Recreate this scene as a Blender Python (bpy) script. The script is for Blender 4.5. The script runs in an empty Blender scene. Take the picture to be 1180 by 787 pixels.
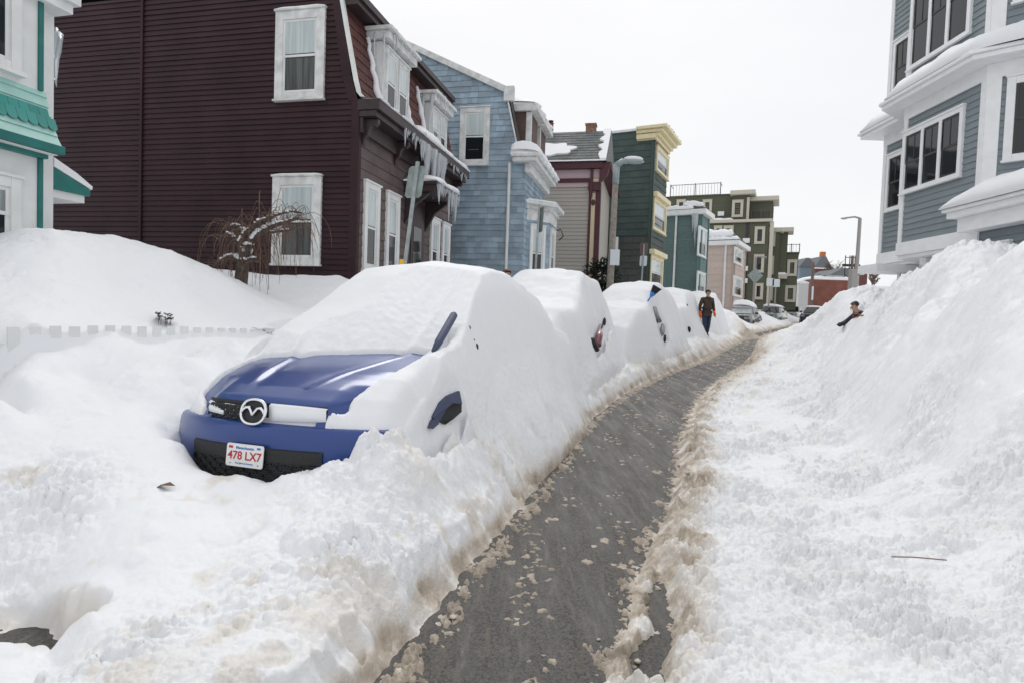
import bpy, bmesh, math, random
import numpy as np
from mathutils import Vector, Matrix
random.seed(7)
rng = np.random.default_rng(11)
SC = bpy.context.scene
COL = SC.collection
R = math.radians

# ------------------------------------------------------------------ camera
F = 700.0                      # focal length in pixels of an 1180 wide picture
CW, CH = 1180.0, 787.0
CAMZ = 1.6
PITCH, ROLL = R(2.25), R(2.0)
FWD = Vector((0, math.cos(PITCH), -math.sin(PITCH)))
UP0 = Vector((0, math.sin(PITCH), math.cos(PITCH)))
RT0 = Vector((1, 0, 0))
RT = RT0 * math.cos(ROLL) + UP0 * math.sin(ROLL)
UP = UP0 * math.cos(ROLL) - RT0 * math.sin(ROLL)
cam = bpy.data.cameras.new('camera')
cam.sensor_width = 36.0
cam.lens = F / CW * 36.0
cam.clip_start, cam.clip_end = 0.05, 3000
cam.dof.use_dof = True
cam.dof.focus_distance = 5.2
cam.dof.aperture_fstop = 7.0
camo = bpy.data.objects.new('camera', cam)
COL.objects.link(camo)
m = Matrix((RT, UP, -FWD)).transposed().to_4x4()
m.translation = Vector((0, 0, CAMZ))
camo.matrix_world = m
SC.camera = camo

# ------------------------------------------------------------------ overcast sky, soft sun
SUN_EL, SUN_ROT = R(50), R(-2)
w = bpy.data.worlds.new('World'); SC.world = w; w.use_nodes = True
nt = w.node_tree; nt.nodes.clear()
n_out = nt.nodes.new('ShaderNodeOutputWorld'); n_bg = nt.nodes.new('ShaderNodeBackground')
n_sky = nt.nodes.new('ShaderNodeTexSky'); n_sky.sky_type = 'NISHITA'; n_sky.sun_disc = False
n_sky.sun_elevation = SUN_EL; n_sky.sun_rotation = SUN_ROT; n_sky.dust_density = 4
n_tc = nt.nodes.new('ShaderNodeTexCoord'); n_no = nt.nodes.new('ShaderNodeTexNoise')
n_mp = nt.nodes.new('ShaderNodeMapping'); n_mp.inputs['Scale'].default_value = (1.2, 1.2, 3.2)
n_no.inputs['Scale'].default_value = 1.7; n_no.inputs['Detail'].default_value = 5
n_cr = nt.nodes.new('ShaderNodeValToRGB')
n_cr.color_ramp.elements[0].position = 0.3; n_cr.color_ramp.elements[0].color = (8.35, 8.42, 8.62, 1)
n_cr.color_ramp.elements[1].position = 0.72; n_cr.color_ramp.elements[1].color = (9.1, 9.15, 9.25, 1)
n_mx = nt.nodes.new('ShaderNodeMixRGB'); n_mx.inputs[0].default_value = 0.94
nt.links.new(n_tc.outputs['Generated'], n_mp.inputs['Vector'])
nt.links.new(n_mp.outputs[0], n_no.inputs['Vector']); nt.links.new(n_no.outputs['Fac'], n_cr.inputs[0])
nt.links.new(n_sky.outputs[0], n_mx.inputs[1]); nt.links.new(n_cr.outputs[0], n_mx.inputs[2])
nt.links.new(n_mx.outputs[0], n_bg.inputs['Color']); n_bg.inputs['Strength'].default_value = 0.1
nt.links.new(n_bg.outputs[0], n_out.inputs['Surface'])
sl = bpy.data.lights.new('sun', 'SUN'); sl.energy = .95; sl.angle = R(24); sl.color = (1, .98, .95)
so = bpy.data.objects.new('sun', sl); COL.objects.link(so)
# light comes from ahead, high and a little to the right
sd = Vector((math.sin(SUN_ROT) * math.cos(SUN_EL), math.cos(SUN_ROT) * math.cos(SUN_EL), math.sin(SUN_EL)))
so.rotation_euler = sd.to_track_quat('Z', 'Y').to_euler()
vs = SC.view_settings
vs.view_transform = 'Standard'; vs.look = 'None'; vs.exposure = 0.13; vs.gamma = 1; vs.use_curve_mapping = False

# ------------------------------------------------------------------ pixel rays (used to measure the place)
def ray(px, py):
    a = (px - CW / 2) / F; b = (CH / 2 - py) / F
    return FWD + RT * a + UP * b
def P(px, py, y):
    r = ray(px, py); k = y / r.y
    return Vector((0, 0, CAMZ)) + r * k
def hit(px, py, p0, n):
    r = ray(px, py); c = Vector((0, 0, CAMZ))
    return c + r * ((p0 - c).dot(n) / r.dot(n))

# ------------------------------------------------------------------ noise
_perm = rng.permutation(4096)
_perm = np.concatenate([_perm, _perm])
_ang = rng.random(4096) * 2 * math.pi
_gx, _gy = np.cos(_ang), np.sin(_ang)
def perlin(x, y):
    xi = np.floor(x).astype(np.int64); yi = np.floor(y).astype(np.int64)
    xf = x - xi; yf = y - yi
    def g(ix, iy, dx, dy):
        h = _perm[(_perm[ix & 4095] + iy) & 4095]
        return _gx[h] * dx + _gy[h] * dy
    u = xf * xf * xf * (xf * (xf * 6 - 15) + 10); v = yf * yf * yf * (yf * (yf * 6 - 15) + 10)
    a = g(xi, yi, xf, yf); b = g(xi + 1, yi, xf - 1, yf)
    c = g(xi, yi + 1, xf, yf - 1); d = g(xi + 1, yi + 1, xf - 1, yf - 1)
    return (a + u * (b - a)) * (1 - v) + (c + u * (d - c)) * v      # about -0.7 .. 0.7
def fbm(x, y, o=4, g=0.5):
    s = 0; a = 1
    for i in range(o):
        s = s + a * perlin(x + 17.3 * i, y - 9.1 * i); x = x * 2.03; y = y * 2.03; a *= g
    return s
def billow(x, y, o=3, g=0.5):
    s = 0; a = 1
    for i in range(o):
        s = s + a * np.abs(perlin(x + 31.7 * i, y + 5.3 * i)); x = x * 2.1; y = y * 2.1; a *= g
    return s
def sstep(a, b, x):
    t = np.clip((x - a) / (b - a), 0, 1); return t * t * (3 - 2 * t)
def smax(a, b, k):
    h = np.clip(0.5 + 0.5 * (a - b) / k, 0, 1); return b + (a - b) * h + k * h * (1 - h)

# ------------------------------------------------------------------ materials
MATS = {}
TINTED = set()
def mat(name, col, rough=0.6, metal=0.0, spec=0.5, coat=0.0, var=0.0, vscale=6.0, bump=0.0, bscale=40.0, tint=False, col2=None, dirt=None, alpha=1.0, trans=0.0):
    if name in MATS: return MATS[name]
    if tint: TINTED.add(name)
    m = bpy.data.materials.new(name); m.use_nodes = True; t = m.node_tree
    b = t.nodes['Principled BSDF']
    b.inputs['Roughness'].default_value = rough; b.inputs['Metallic'].default_value = metal
    b.inputs['Specular IOR Level'].default_value = spec; b.inputs['Coat Weight'].default_value = coat
    b.inputs['Coat Roughness'].default_value = 0.03
    b.inputs['Transmission Weight'].default_value = trans
    tc = t.nodes.new('ShaderNodeTexCoord')
    no = t.nodes.new('ShaderNodeTexNoise'); no.inputs['Scale'].default_value = vscale; no.inputs['Detail'].default_value = 6
    t.links.new(tc.outputs['Object'], no.inputs['Vector'])
    mx = t.nodes.new('ShaderNodeMixRGB')
    c2 = col2 if col2 else tuple(max(0, c * (1 - var)) for c in col)
    c1 = col if col2 else tuple(min(1, c * (1 + var)) for c in col)
    mx.inputs[1].default_value = (*c1, 1); mx.inputs[2].default_value = (*c2, 1)
    rp = t.nodes.new('ShaderNodeMapRange'); rp.inputs[1].default_value = .35; rp.inputs[2].default_value = .65
    t.links.new(no.outputs['Fac'], rp.inputs[0]); t.links.new(rp.outputs[0], mx.inputs[0])
    last = mx.outputs[0]
    if tint:
        at = t.nodes.new('ShaderNodeAttribute'); at.attribute_name = 'tint'
        hs = t.nodes.new('ShaderNodeHueSaturation'); t.links.new(at.outputs['Fac'], hs.inputs['Value'])
        t.links.new(last, hs.inputs['Color']); last = hs.outputs[0]
    t.links.new(last, b.inputs['Base Color'])
    if bump:
        bn = t.nodes.new('ShaderNodeTexNoise'); bn.inputs['Scale'].default_value = bscale; bn.inputs['Detail'].default_value = 5
        t.links.new(tc.outputs['Object'], bn.inputs['Vector'])
        bp = t.nodes.new('ShaderNodeBump'); bp.inputs['Strength'].default_value = bump; bp.inputs['Distance'].default_value = .01
        t.links.new(bn.outputs['Fac'], bp.inputs['Height']); t.links.new(bp.outputs[0], b.inputs['Normal'])
    MATS[name] = m
    return m

def snow_mat():
    m = bpy.data.materials.new('snow'); m.use_nodes = True; t = m.node_tree; b = t.nodes['Principled BSDF']
    L = t.links.new
    b.inputs['Roughness'].default_value = .62; b.inputs['Specular IOR Level'].default_value = .25
    geo = t.nodes.new('ShaderNodeNewGeometry')
    def noise(sc, det=5, ro=.55):
        n = t.nodes.new('ShaderNodeTexNoise'); n.inputs['Scale'].default_value = sc; n.inputs['Detail'].default_value = det
        n.inputs['Roughness'].default_value = ro
        L(geo.outputs['Position'], n.inputs['Vector']); return n
    # dirty slush: attribute = amount of road dirt, broken up by noise
    at = t.nodes.new('ShaderNodeAttribute'); at.attribute_name = 'dirt'
    n1 = noise(9, 8, .7); n2 = noise(38, 6, .65)
    ad = t.nodes.new('ShaderNodeMath'); ad.operation = 'ADD'; L(n1.outputs['Fac'], ad.inputs[0]); L(n2.outputs['Fac'], ad.inputs[1])
    ml = t.nodes.new('ShaderNodeMath'); ml.operation = 'MULTIPLY'; L(ad.outputs[0], ml.inputs[0]); L(at.outputs['Fac'], ml.inputs[1]); ml.use_clamp = True
    cr = t.nodes.new('ShaderNodeValToRGB'); e = cr.color_ramp.elements
    e[0].position = 0; e[0].color = (.82, .832, .855, 1); e[1].position = 1; e[1].color = (.30, .25, .20, 1)
    q = e.new(.25); q.color = (.76, .735, .70, 1); q = e.new(.55); q.color = (.54, .475, .40, 1)
    L(ml.outputs[0], cr.inputs[0])
    L(cr.outputs[0], b.inputs['Base Color'])
    n3 = noise(55, 6, .6); n4 = noise(260, 3, .6)
    at2 = t.nodes.new('ShaderNodeAttribute'); at2.attribute_name = 'rough'
    b1 = t.nodes.new('ShaderNodeBump'); b1.inputs['Distance'].default_value = .02
    rr = t.nodes.new('ShaderNodeMapRange'); rr.inputs[3].default_value = .06; rr.inputs[4].default_value = .55
    L(at2.outputs['Fac'], rr.inputs[0]); L(rr.outputs[0], b1.inputs['Strength'])
    L(n3.outputs['Fac'], b1.inputs['Height'])
    b2 = t.nodes.new('ShaderNodeBump'); b2.inputs['Distance'].default_value = .003; b2.inputs['Strength'].default_value = .45
    L(n4.outputs['Fac'], b2.inputs['Height']); n6 = noise(11, 4, .5); b3 = t.nodes.new('ShaderNodeBump'); b3.inputs['Distance'].default_value = .06; r3 = t.nodes.new('ShaderNodeMapRange'); r3.inputs[3].default_value = .0; r3.inputs[4].default_value = .5
    L(at2.outputs['Fac'], r3.inputs[0]); L(r3.outputs[0], b3.inputs['Strength']); L(n6.outputs['Fac'], b3.inputs['Height']); L(b3.outputs[0], b1.inputs['Normal']); L(b1.outputs[0], b2.inputs['Normal']); L(b2.outputs[0], b.inputs['Normal'])
    return m
SNOW = snow_mat(); MATS['snow'] = SNOW

def asphalt_mat():
    m = bpy.data.materials.new('wet_asphalt'); m.use_nodes = True; t = m.node_tree; b = t.nodes['Principled BSDF']; L = t.links.new
    geo = t.nodes.new('ShaderNodeNewGeometry')
    mp = t.nodes.new('ShaderNodeMapping'); mp.inputs['Rotation'].default_value = (0, 0, R(17)); mp.inputs['Scale'].default_value = (5, .7, 1)
    L(geo.outputs['Position'], mp.inputs['Vector'])
    n1 = t.nodes.new('ShaderNodeTexNoise'); n1.inputs['Scale'].default_value = 1.3; n1.inputs['Detail'].default_value = 6
    L(mp.outputs[0], n1.inputs['Vector'])
    n2 = t.nodes.new('ShaderNodeTexNoise'); n2.inputs['Scale'].default_value = 170; n2.inputs['Detail'].default_value = 3
    L(geo.outputs['Position'], n2.inputs['Vector'])
    n5 = t.nodes.new('ShaderNodeTexVoronoi'); n5.inputs['Scale'].default_value = 95; L(geo.outputs['Position'], n5.inputs['Vector'])
    cr = t.nodes.new('ShaderNodeValToRGB'); e = cr.color_ramp.elements
    e[0].position = .33; e[0].color = (.036, .035, .034, 1); e[1].position = .67; e[1].color = (.080, .076, .071, 1)
    L(n1.outputs['Fac'], cr.inputs[0])
    c2 = t.nodes.new('ShaderNodeValToRGB'); e = c2.color_ramp.elements
    e[0].position = .2; e[0].color = (.35, .35, .35, 1); e[1].position = .75; e[1].color = (1.7, 1.66, 1.6, 1)
    L(n5.outputs['Color'], c2.inputs[0])
    mx = t.nodes.new('ShaderNodeMixRGB'); mx.blend_type = 'MULTIPLY'; mx.inputs[0].default_value = .7
    L(cr.outputs[0], mx.inputs[1]); L(c2.outputs[0], mx.inputs[2])
    n7 = t.nodes.new('ShaderNodeTexNoise'); n7.inputs['Scale'].default_value = 4.5; n7.inputs['Detail'].default_value = 9; n7.inputs['Roughness'].default_value = .72; L(mp.outputs[0], n7.inputs['Vector'])
    r7 = t.nodes.new('ShaderNodeMapRange'); r7.inputs[1].default_value = .48; r7.inputs[2].default_value = .64; r7.inputs[4].default_value = .5; L(n7.outputs['Fac'], r7.inputs[0])
    m7 = t.nodes.new('ShaderNodeMixRGB'); m7.inputs[2].default_value = (.155, .135, .115, 1); L(r7.outputs[0], m7.inputs[0]); L(mx.outputs[0], m7.inputs[1]); L(m7.outputs[0], b.inputs['Base Color'])
    rr = t.nodes.new('ShaderNodeMapRange'); rr.inputs[1].default_value = .35; rr.inputs[2].default_value = .65; rr.inputs[3].default_value = .38; rr.inputs[4].default_value = .8
    L(n1.outputs['Fac'], rr.inputs[0]); L(rr.outputs[0], b.inputs['Roughness'])
    bp = t.nodes.new('ShaderNodeBump'); bp.inputs['Strength'].default_value = .7; bp.inputs['Distance'].default_value = .006
    L(n2.outputs['Fac'], bp.inputs['Height']); L(bp.outputs[0], b.inputs['Normal'])
    return m

def M(n): return MATS[n]
mat('white_trim', (.74, .75, .74), .5, var=.06, vscale=3, bump=.1)
mat('old_white', (.66, .67, .66), .6, var=.16, vscale=5, bump=.25)
mat('glass', (.012, .016, .02), .04, spec=.6, bump=.06, bscale=2.5)
mat('icicle', (.80, .84, .88), .12, spec=.5, trans=.55)
mat('dark', (.012, .012, .013), .6)

# ------------------------------------------------------------------ mesh builder
class MB:
    def __init__(s): s.v = []; s.f = []; s.mi = []; s.t = []
    def add(s, vs, fs, m=0, t=1.0):
        o = len(s.v); s.v += [tuple(x) for x in vs]
        for f in fs: s.f.append(tuple(i + o for i in f)); s.mi.append(m); s.t.append(t)
    def box(s, x0, x1, y0, y1, z0, z1, m=0, t=1.0):
        s.add([(x0,y0,z0),(x1,y0,z0),(x1,y1,z0),(x0,y1,z0),(x0,y0,z1),(x1,y0,z1),(x1,y1,z1),(x0,y1,z1)],
              [(0,3,2,1),(4,5,6,7),(0,1,5,4),(1,2,6,5),(2,3,7,6),(3,0,4,7)], m, t)
    def hexa(s, p, m=0, t=1.0):      # 8 points, bottom ring then top ring
        s.add(p, [(0,3,2,1),(4,5,6,7),(0,1,5,4),(1,2,6,5),(2,3,7,6),(3,0,4,7)], m, t)
    def obox(s, pl, u0, u1, n0, n1, z0, z1, m=0, t=1.0):
        s.hexa([pl(u0,n0,z0), pl(u1,n0,z0), pl(u1,n1,z0), pl(u0,n1,z0), pl(u0,n0,z1), pl(u1,n0,z1), pl(u1,n1,z1), pl(u0,n1,z1)], m, t)
    def prism(s, pts, vec, m=0, t=1.0):
        n = len(pts); vec = Vector(vec)
        a = [Vector(p) for p in pts]; b = [p + vec for p in a]
        fs = [tuple(range(n))[::-1], tuple(range(n, 2*n))] + [(i, (i+1) % n, n + (i+1) % n, n + i) for i in range(n)]
        s.add(a + b, fs, m, t)
    def tube(s, pts, rad, seg=8, m=0, cap=True, t=1.0):
        pts = [Vector(p) for p in pts]; n = len(pts)
        if not hasattr(rad, '__len__'): rad = [rad] * n
        vs = []; up = Vector((0, 0, 1)); prev = None
        for i in range(n):
            d = (pts[min(i+1, n-1)] - pts[max(i-1, 0)])
            d = d.normalized() if d.length > 1e-9 else Vector((0, 0, 1))
            if prev is None:
                a = d.cross(up); a = a if a.length > .05 else d.cross(Vector((1, 0, 0)))
            else:
                a = prev - d * prev.dot(d)
                if a.length < 1e-5: a = d.cross(up)
            a.normalize(); prev = a; b = d.cross(a)
            for k in range(seg):
                an = 2 * math.pi * k / seg
                vs.append(pts[i] + (a * math.cos(an) + b * math.sin(an)) * rad[i])
        fs = [(i*seg + k, i*seg + (k+1) % seg, (i+1)*seg + (k+1) % seg, (i+1)*seg + k) for i in range(n-1) for k in range(seg)]
        if cap: fs += [tuple(range(seg))[::-1], tuple((n-1)*seg + k for k in range(seg))]
        s.add(vs, fs, m, t)
    def sphere(s, c, r, m=0, seg=12, ring=8, sc=(1, 1, 1), t=1.0):
        vs = []; fs = []
        for i in range(ring + 1):
            th = math.pi * i / ring
            for k in range(seg):
                ph = 2 * math.pi * k / seg
                vs.append((c[0] + r*sc[0]*math.sin(th)*math.cos(ph), c[1] + r*sc[1]*math.sin(th)*math.sin(ph), c[2] + r*sc[2]*math.cos(th)))
        for i in range(ring):
            for k in range(seg):
                fs.append((i*seg + k, (i+1)*seg + k, (i+1)*seg + (k+1) % seg, i*seg + (k+1) % seg))
        s.add(vs, fs, m, t)
    def build(s, name, mats, parent=None, smooth=False, tint=False, bevel=0):
        me = bpy.data.meshes.new(name); me.from_pydata(s.v, [], s.f)
        if not isinstance(mats, (list, tuple)): mats = [mats]
        for q in mats: me.materials.append(MATS[q] if isinstance(q, str) else q)
        if len(mats) > 1: me.polygons.foreach_set('material_index', s.mi)
        tint = tint or any((x if isinstance(x, str) else x.name) in TINTED for x in mats)
        if tint:
            at = me.attributes.new('tint', 'FLOAT', 'FACE'); at.data.foreach_set('value', s.t)
        if smooth: me.polygons.foreach_set('use_smooth', [True] * len(s.f))
        me.update()
        o = bpy.data.objects.new(name, me); COL.objects.link(o)
        if parent: o.parent = parent
        if bevel:
            b = o.modifiers.new('bevel', 'BEVEL'); b.width = bevel; b.segments = 2; b.limit_method = 'ANGLE'
        return o

def tag(o, label=None, cat=None, group=None, kind=None):
    if label: o['label'] = label
    if cat: o['category'] = cat
    if group: o['group'] = group
    if kind: o['kind'] = kind
    return o
def empty(name, loc, rz=0, label=None, cat=None, group=None):
    o = bpy.data.objects.new(name, None); COL.objects.link(o); o.empty_display_size = .2
    o.location = loc; o.rotation_euler = (0, 0, rz)
    return tag(o, label, cat, group)
def grid_mesh(name, X, Y, Z, material, parent=None, attrs=None, keep=None):
    ny, nx = X.shape
    co = np.stack([X, Y, Z], -1).reshape(-1, 3).astype(np.float32)
    idx = np.arange(ny * nx).reshape(ny, nx)
    q = np.stack([idx[:-1, :-1], idx[:-1, 1:], idx[1:, 1:], idx[1:, :-1]], -1).reshape(-1, 4)
    if keep is not None:
        kf = (keep[:-1, :-1] | keep[:-1, 1:] | keep[1:, 1:] | keep[1:, :-1]).reshape(-1)
        q = q[kf]
    me = bpy.data.meshes.new(name)
    me.vertices.add(len(co)); me.vertices.foreach_set('co', co.reshape(-1))
    me.loops.add(q.size); me.loops.foreach_set('vertex_index', q.reshape(-1).astype(np.int32))
    me.polygons.add(len(q)); me.polygons.foreach_set('loop_start', np.arange(0, q.size, 4, dtype=np.int32))
    me.polygons.foreach_set('use_smooth', np.ones(len(q), bool))
    me.update(calc_edges=True)
    for k, a in (attrs or {}).items():
        at = me.attributes.new(k, 'FLOAT', 'POINT'); at.data.foreach_set('value', a.reshape(-1).astype(np.float32))
    me.materials.append(material)
    o = bpy.data.objects.new(name, me); COL.objects.link(o)
    if parent: o.parent = parent
    return o
def resample(pts, step):
    out = [Vector(pts[0])]
    for a, b in zip(pts[:-1], pts[1:]):
        a = Vector(a); b = Vector(b); n = max(1, int((b - a).length / step))
        out += [a + (b - a) * (i / n) for i in range(1, n + 1)]
    return out
def snow_ridge(mb, pts, side, width, height, seed=0, step=.06, m=0, rag=.25):
    """snow lying on a ledge: swept rounded profile, pts = back edge line, side = unit vector to the front"""
    pts = resample(pts, step); side = Vector(side); rows = []
    for i, p in enumerate(pts):
        e = min(1, .35 + min(i, len(pts) - 1 - i) * step / .25)
        n1 = float(perlin(np.array(i * step * 1.7 + seed * 7.1), np.array(seed * 3.3))) ; n2 = float(perlin(np.array(i * step * 5 + seed), np.array(9.7 + seed)))
        h = height * e * (1 + rag * 1.4 * n1 + rag * .6 * n2); wd = width * (1 + rag * .5 * n2)
        prof = [(0, .0), (0, .75), (.12, .93), (.35, 1), (.6, .93), (.82, .7), (.95, .4), (1.0, .12), (.97, -.04), (.6, -.05)]
        rows.append([p + side * (wd * a) + Vector((0, 0, h * b)) for a, b in prof])
    k = len(rows[0]); vs = [v for r in rows for v in r]
    fs = [(i*k + j, i*k + j + 1, (i+1)*k + j + 1, (i+1)*k + j) for i in range(len(rows) - 1) for j in range(k - 1)]
    fs += [tuple(range(k)), tuple((len(rows) - 1)*k + j for j in range(k))[::-1]]
    mb.add(vs, fs, m)
# ================================================================== THE GROUND
_ye = np.array([-6., 0., 2.9, 5.9, 8.95, 12.7, 16., 19., 28., 34.8, 47., 72., 110.])
_xe = np.array([-3.0, -1.25, -.456, .34, 1.18, 2.62, 4.32, 5.98, 10.4, 13.7, 21.2, 38., 64.])
def wid(y): return np.interp(y, [2.5, 4, 6, 9, 14, 20, 40], [.97, 1.10, 1.33, 1.42, 1.42, 1.38, 1.25])      # width of the cleared strip
def _cubic(xq, x, y):
    d = np.diff(y) / np.diff(x); mm = np.empty_like(y); mm[1:-1] = (d[:-1] + d[1:]) / 2; mm[0] = d[0]; mm[-1] = d[-1]
    i = np.clip(np.searchsorted(x, xq) - 1, 0, len(x) - 2); h = x[i+1] - x[i]; t = (xq - x[i]) / h
    return (2*t**3 - 3*t**2 + 1)*y[i] + (t**3 - 2*t**2 + t)*h*mm[i] + (-2*t**3 + 3*t**2)*y[i+1] + (t**3 - t**2)*h*mm[i+1]
def xe(y): return _cubic(np.asarray(y, float), _ye, _xe)
def slope(y): return (xe(np.asarray(y) + .3) - xe(np.asarray(y) - .3)) / .6
def G(y):
    y = np.asarray(y, float)
    a = np.clip(y - 5, 0, 55)
    return .042 * (a - 2.5 * (1 - np.exp(-a / 2.5))) + .012 * np.clip(y - 60, 0, 80)
def tlat(x, y):
    sl_ = slope(y); return (x - xe(y)) / np.sqrt(1 + sl_ * sl_)

LQ = np.array([0, .05, .10, .16, .24, .45, .7, 1.0, 1.5, 2.5, 4, 8, 14]); LZ = np.array([.0, .05, .15, .25, .29, .36, .45, .62, .95, 1.0, 1.15, 1.6, 1.7])
RQ = np.array([.80, .92, 1.3, 2.0, 3.0, 3.4, 3.9, 4.6, 5.4, 8, 14]); RZ = np.array([.0, .06, .12, .15, .16, .28, .8, 1.4, 1.75, 1.9, 1.9])
def base_z(x, y, dt=0.0):
    t = tlat(x, y) + dt; t = np.where(t > 0, np.where(t < 2, t - (wid(y) - .85)*np.clip(t/.8, 0, 1)*np.clip((2.2 - t)/1.0, 0, 1), t), t)
    z = np.where(t < 0, np.interp(-t, LQ, LZ), np.interp(t, RQ, RZ))
    far = sstep(16, 24, y)
    zf = np.where(t < 0, np.interp(-t, [0, .3, .9, 2, 9], [.04, .2, .5, 1.0, 1.3]), np.interp(t, [.8, 1.2, 2.6, 3.4, 4.5, 9], [.03, .1, .18, .8, 1.3, 1.4]))
    return G(y) + z * (1 - far) + zf * far

CTRL = [  # pixel x, pixel y, distance: heights read off the photograph
 # nearest left
 (200,780,2.05),(100,787,2.05),(0,787,2.3),(100,700,2.62),(60,762,2.5),(20,735,2.72),(25,712,2.92),(0,690,3.05),(60,668,3.05),(140,660,2.95),
 (50,620,3.3),(50,540,3.8),(50,460,4.4),(0,490,4.4),(100,432,5.0),(0,600,3.4),(120,560,3.6),(200,620,3.2),(300,650,3.0),(300,720,2.42),(200,700,2.6),
 (400,660,2.92),(450,650,3.15),(430,610,3.35),(500,600,3.72),(560,560,4.75),(500,560,4.15),
 # around the front of the blue car
 (214,505,4.35),(150,480,4.45),(235,540,3.98),(280,549,3.84),(330,549,3.80),(372,540,3.86),(300,575,3.66),(240,580,3.62),(400,575,3.55),(430,545,3.72),(350,600,3.4),(170,530,3.9),
 (430,508,3.98),(455,500,4.15),(500,525,4.1),(540,520,4.55),(560,500,5.0),(600,480,6.2),
 # walk and ridge left of the car
 (160,430,4.95),(215,412,5.3),(270,392,5.9),(200,420,5.75),(120,412,5.25),(30,420,4.65),(0,445,4.2),(270,400,6.2),(60,415,4.9),
 # yard mound behind the fence
 (0,286,6.5),(60,270,6.9),(100,270,7.5),(150,278,7.8),(200,291,8),(265,322,8.2),(330,356,8.3),(40,372,5.05),(100,378,5.55),(200,376,6.45),(280,380,7.3),(60,330,5.9),(150,330,6.9),(250,352,7.6),
 (345,352,9.2),(300,322,10.4),(390,316,10.9),(345,322,10.6),
 # right lane and bank
 (1000,600,4.55),(900,787,2.48),(1100,787,2.5),(1180,787,2.52),(1000,700,3.18),(900,600,4.6),(900,500,8.0),(1100,650,3.75),(1000,505,7.5),(940,436,12.5),(960,470,9.6),(1180,700,3.12),
 (1050,500,6.2),(1100,540,4.85),(1180,600,3.9),(1180,520,4.4),(1180,450,4.9),(1180,400,5.3),(1180,340,5.8),(1180,283,6.3),(1150,302,6.8),(1115,327,7.4),
 (1100,450,6.0),(1100,380,6.9),(1040,430,7.6),(1000,440,8.8),(960,420,12.2),(1060,352,8.4),(1020,365,9.8),(985,374,12),(975,389,12.2),
 (1115,289,9.3),(1150,298,9.0),(1060,317,9.8),(1030,332,10.6),(1085,300,9.5),(965,338,19),(1000,333,19),(945,357,20),(925,375,21),(905,392,22.5),(985,345,16.5),(930,405,18),(1115,362,8.25),(1060,376,9.1),(1150,332,7.9),(1020,372,10.1),
]
def plain(px, py, y):
    p = P(px, py, y); return p.x, p.y, p.z
_c = np.array([plain(*c) for c in CTRL])
BLUE_A = R(18.0)
BLUE_F = Vector((-1.77, 4.12, .13))
BLUE_N = Vector((math.cos(BLUE_A), -math.sin(BLUE_A), 0)); BLUE_D = Vector((math.sin(BLUE_A), math.cos(BLUE_A), 0))
_in = [(lx, ly, .38) for lx in (-.6, -.2, .2, .6) for ly in (.35, .8)] + [(lx, .30*abs(lx/.93)**2.4 - .03, z) for lx, z in ((-.85, .60), (-.6, .45), (-.3, .40), (0, .39), (.25, .41), (.45, .45), (.62, .55), (.78, .62), (.92, .68), (1.1, .60), (1.25, .56))] + [(1.2, .55, .58), (1.25, 1.0, .58)]
_c = np.vstack([_c] + [[(BLUE_F + BLUE_N*lx + BLUE_D*ly).x, (BLUE_F + BLUE_N*lx + BLUE_D*ly).y, z] for lx, ly, z in _in])
_extra = []
for yy in (16, 22, 30, 42, 60, 90):
    for tt in (-8, -4, -1.5, .4, 2.0, 6, 10):
        s_ = float(slope(yy)); xx = float(xe(yy)) + tt * math.sqrt(1 + s_*s_); _extra.append((xx, yy, float(base_z(np.array(xx), np.array(float(yy))))))
for sx in (-1.2, 1.25):
    for yy in (1.2, 2., 3.5, 6, 9.5):
        _extra.append((sx*yy, yy, float(base_z(np.array(sx*yy), np.array(float(yy))))))
_x2 = np.array(_extra)
# leave away the filler points that fight with measured ones
dd = np.min(np.hypot((_x2[:, None, 0]/_x2[:, None, 1] - _c[None, :, 0]/_c[None, :, 1]), np.log(_x2[:, None, 1]/_c[None, :, 1])), 1)
_x2 = _x2[dd > .12]
_pts = np.vstack([_c, _x2])
_U = np.stack([3*_pts[:, 0]/_pts[:, 1], 3*np.log(_pts[:, 1])], 1)
_res = _pts[:, 2] - base_z(_pts[:, 0], _pts[:, 1])
_n = len(_U)
_K = np.sqrt(((_U[:, None] - _U[None])**2).sum(-1) + .02**2)
_A = np.zeros((_n + 1, _n + 1)); _A[:_n, :_n] = -_K + np.eye(_n)*.012; _A[:_n, _n] = 1; _A[_n, :_n] = 1
_sol = np.linalg.solve(_A, np.append(_res, 0))
def residual(x, y):
    y = np.maximum(y, .8)
    u = 3*x/y; v = 3*np.log(y); s = np.full(np.shape(x), _sol[_n])
    for i in range(_n):
        s = s - _sol[i]*np.sqrt((u - _U[i, 0])**2 + (v - _U[i, 1])**2 + .02**2)
    return s

# parked cars: front centre, heading along the kerb; lx to the right, ly towards the rear
def car_frame(y, off=-1.59, rz=None):
    s_ = float(slope(y)); a = math.atan(s_) if rz is None else rz
    n = Vector((math.cos(a), -math.sin(a), 0)); d = Vector((math.sin(a), math.cos(a), 0))
    return Vector((float(xe(y)), y, 0)) + n*off, n, d, a
def to_car(x, y, f, n, d): return (x - f.x)*n.x + (y - f.y)*n.y, (x - f.x)*d.x + (y - f.y)*d.y

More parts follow.
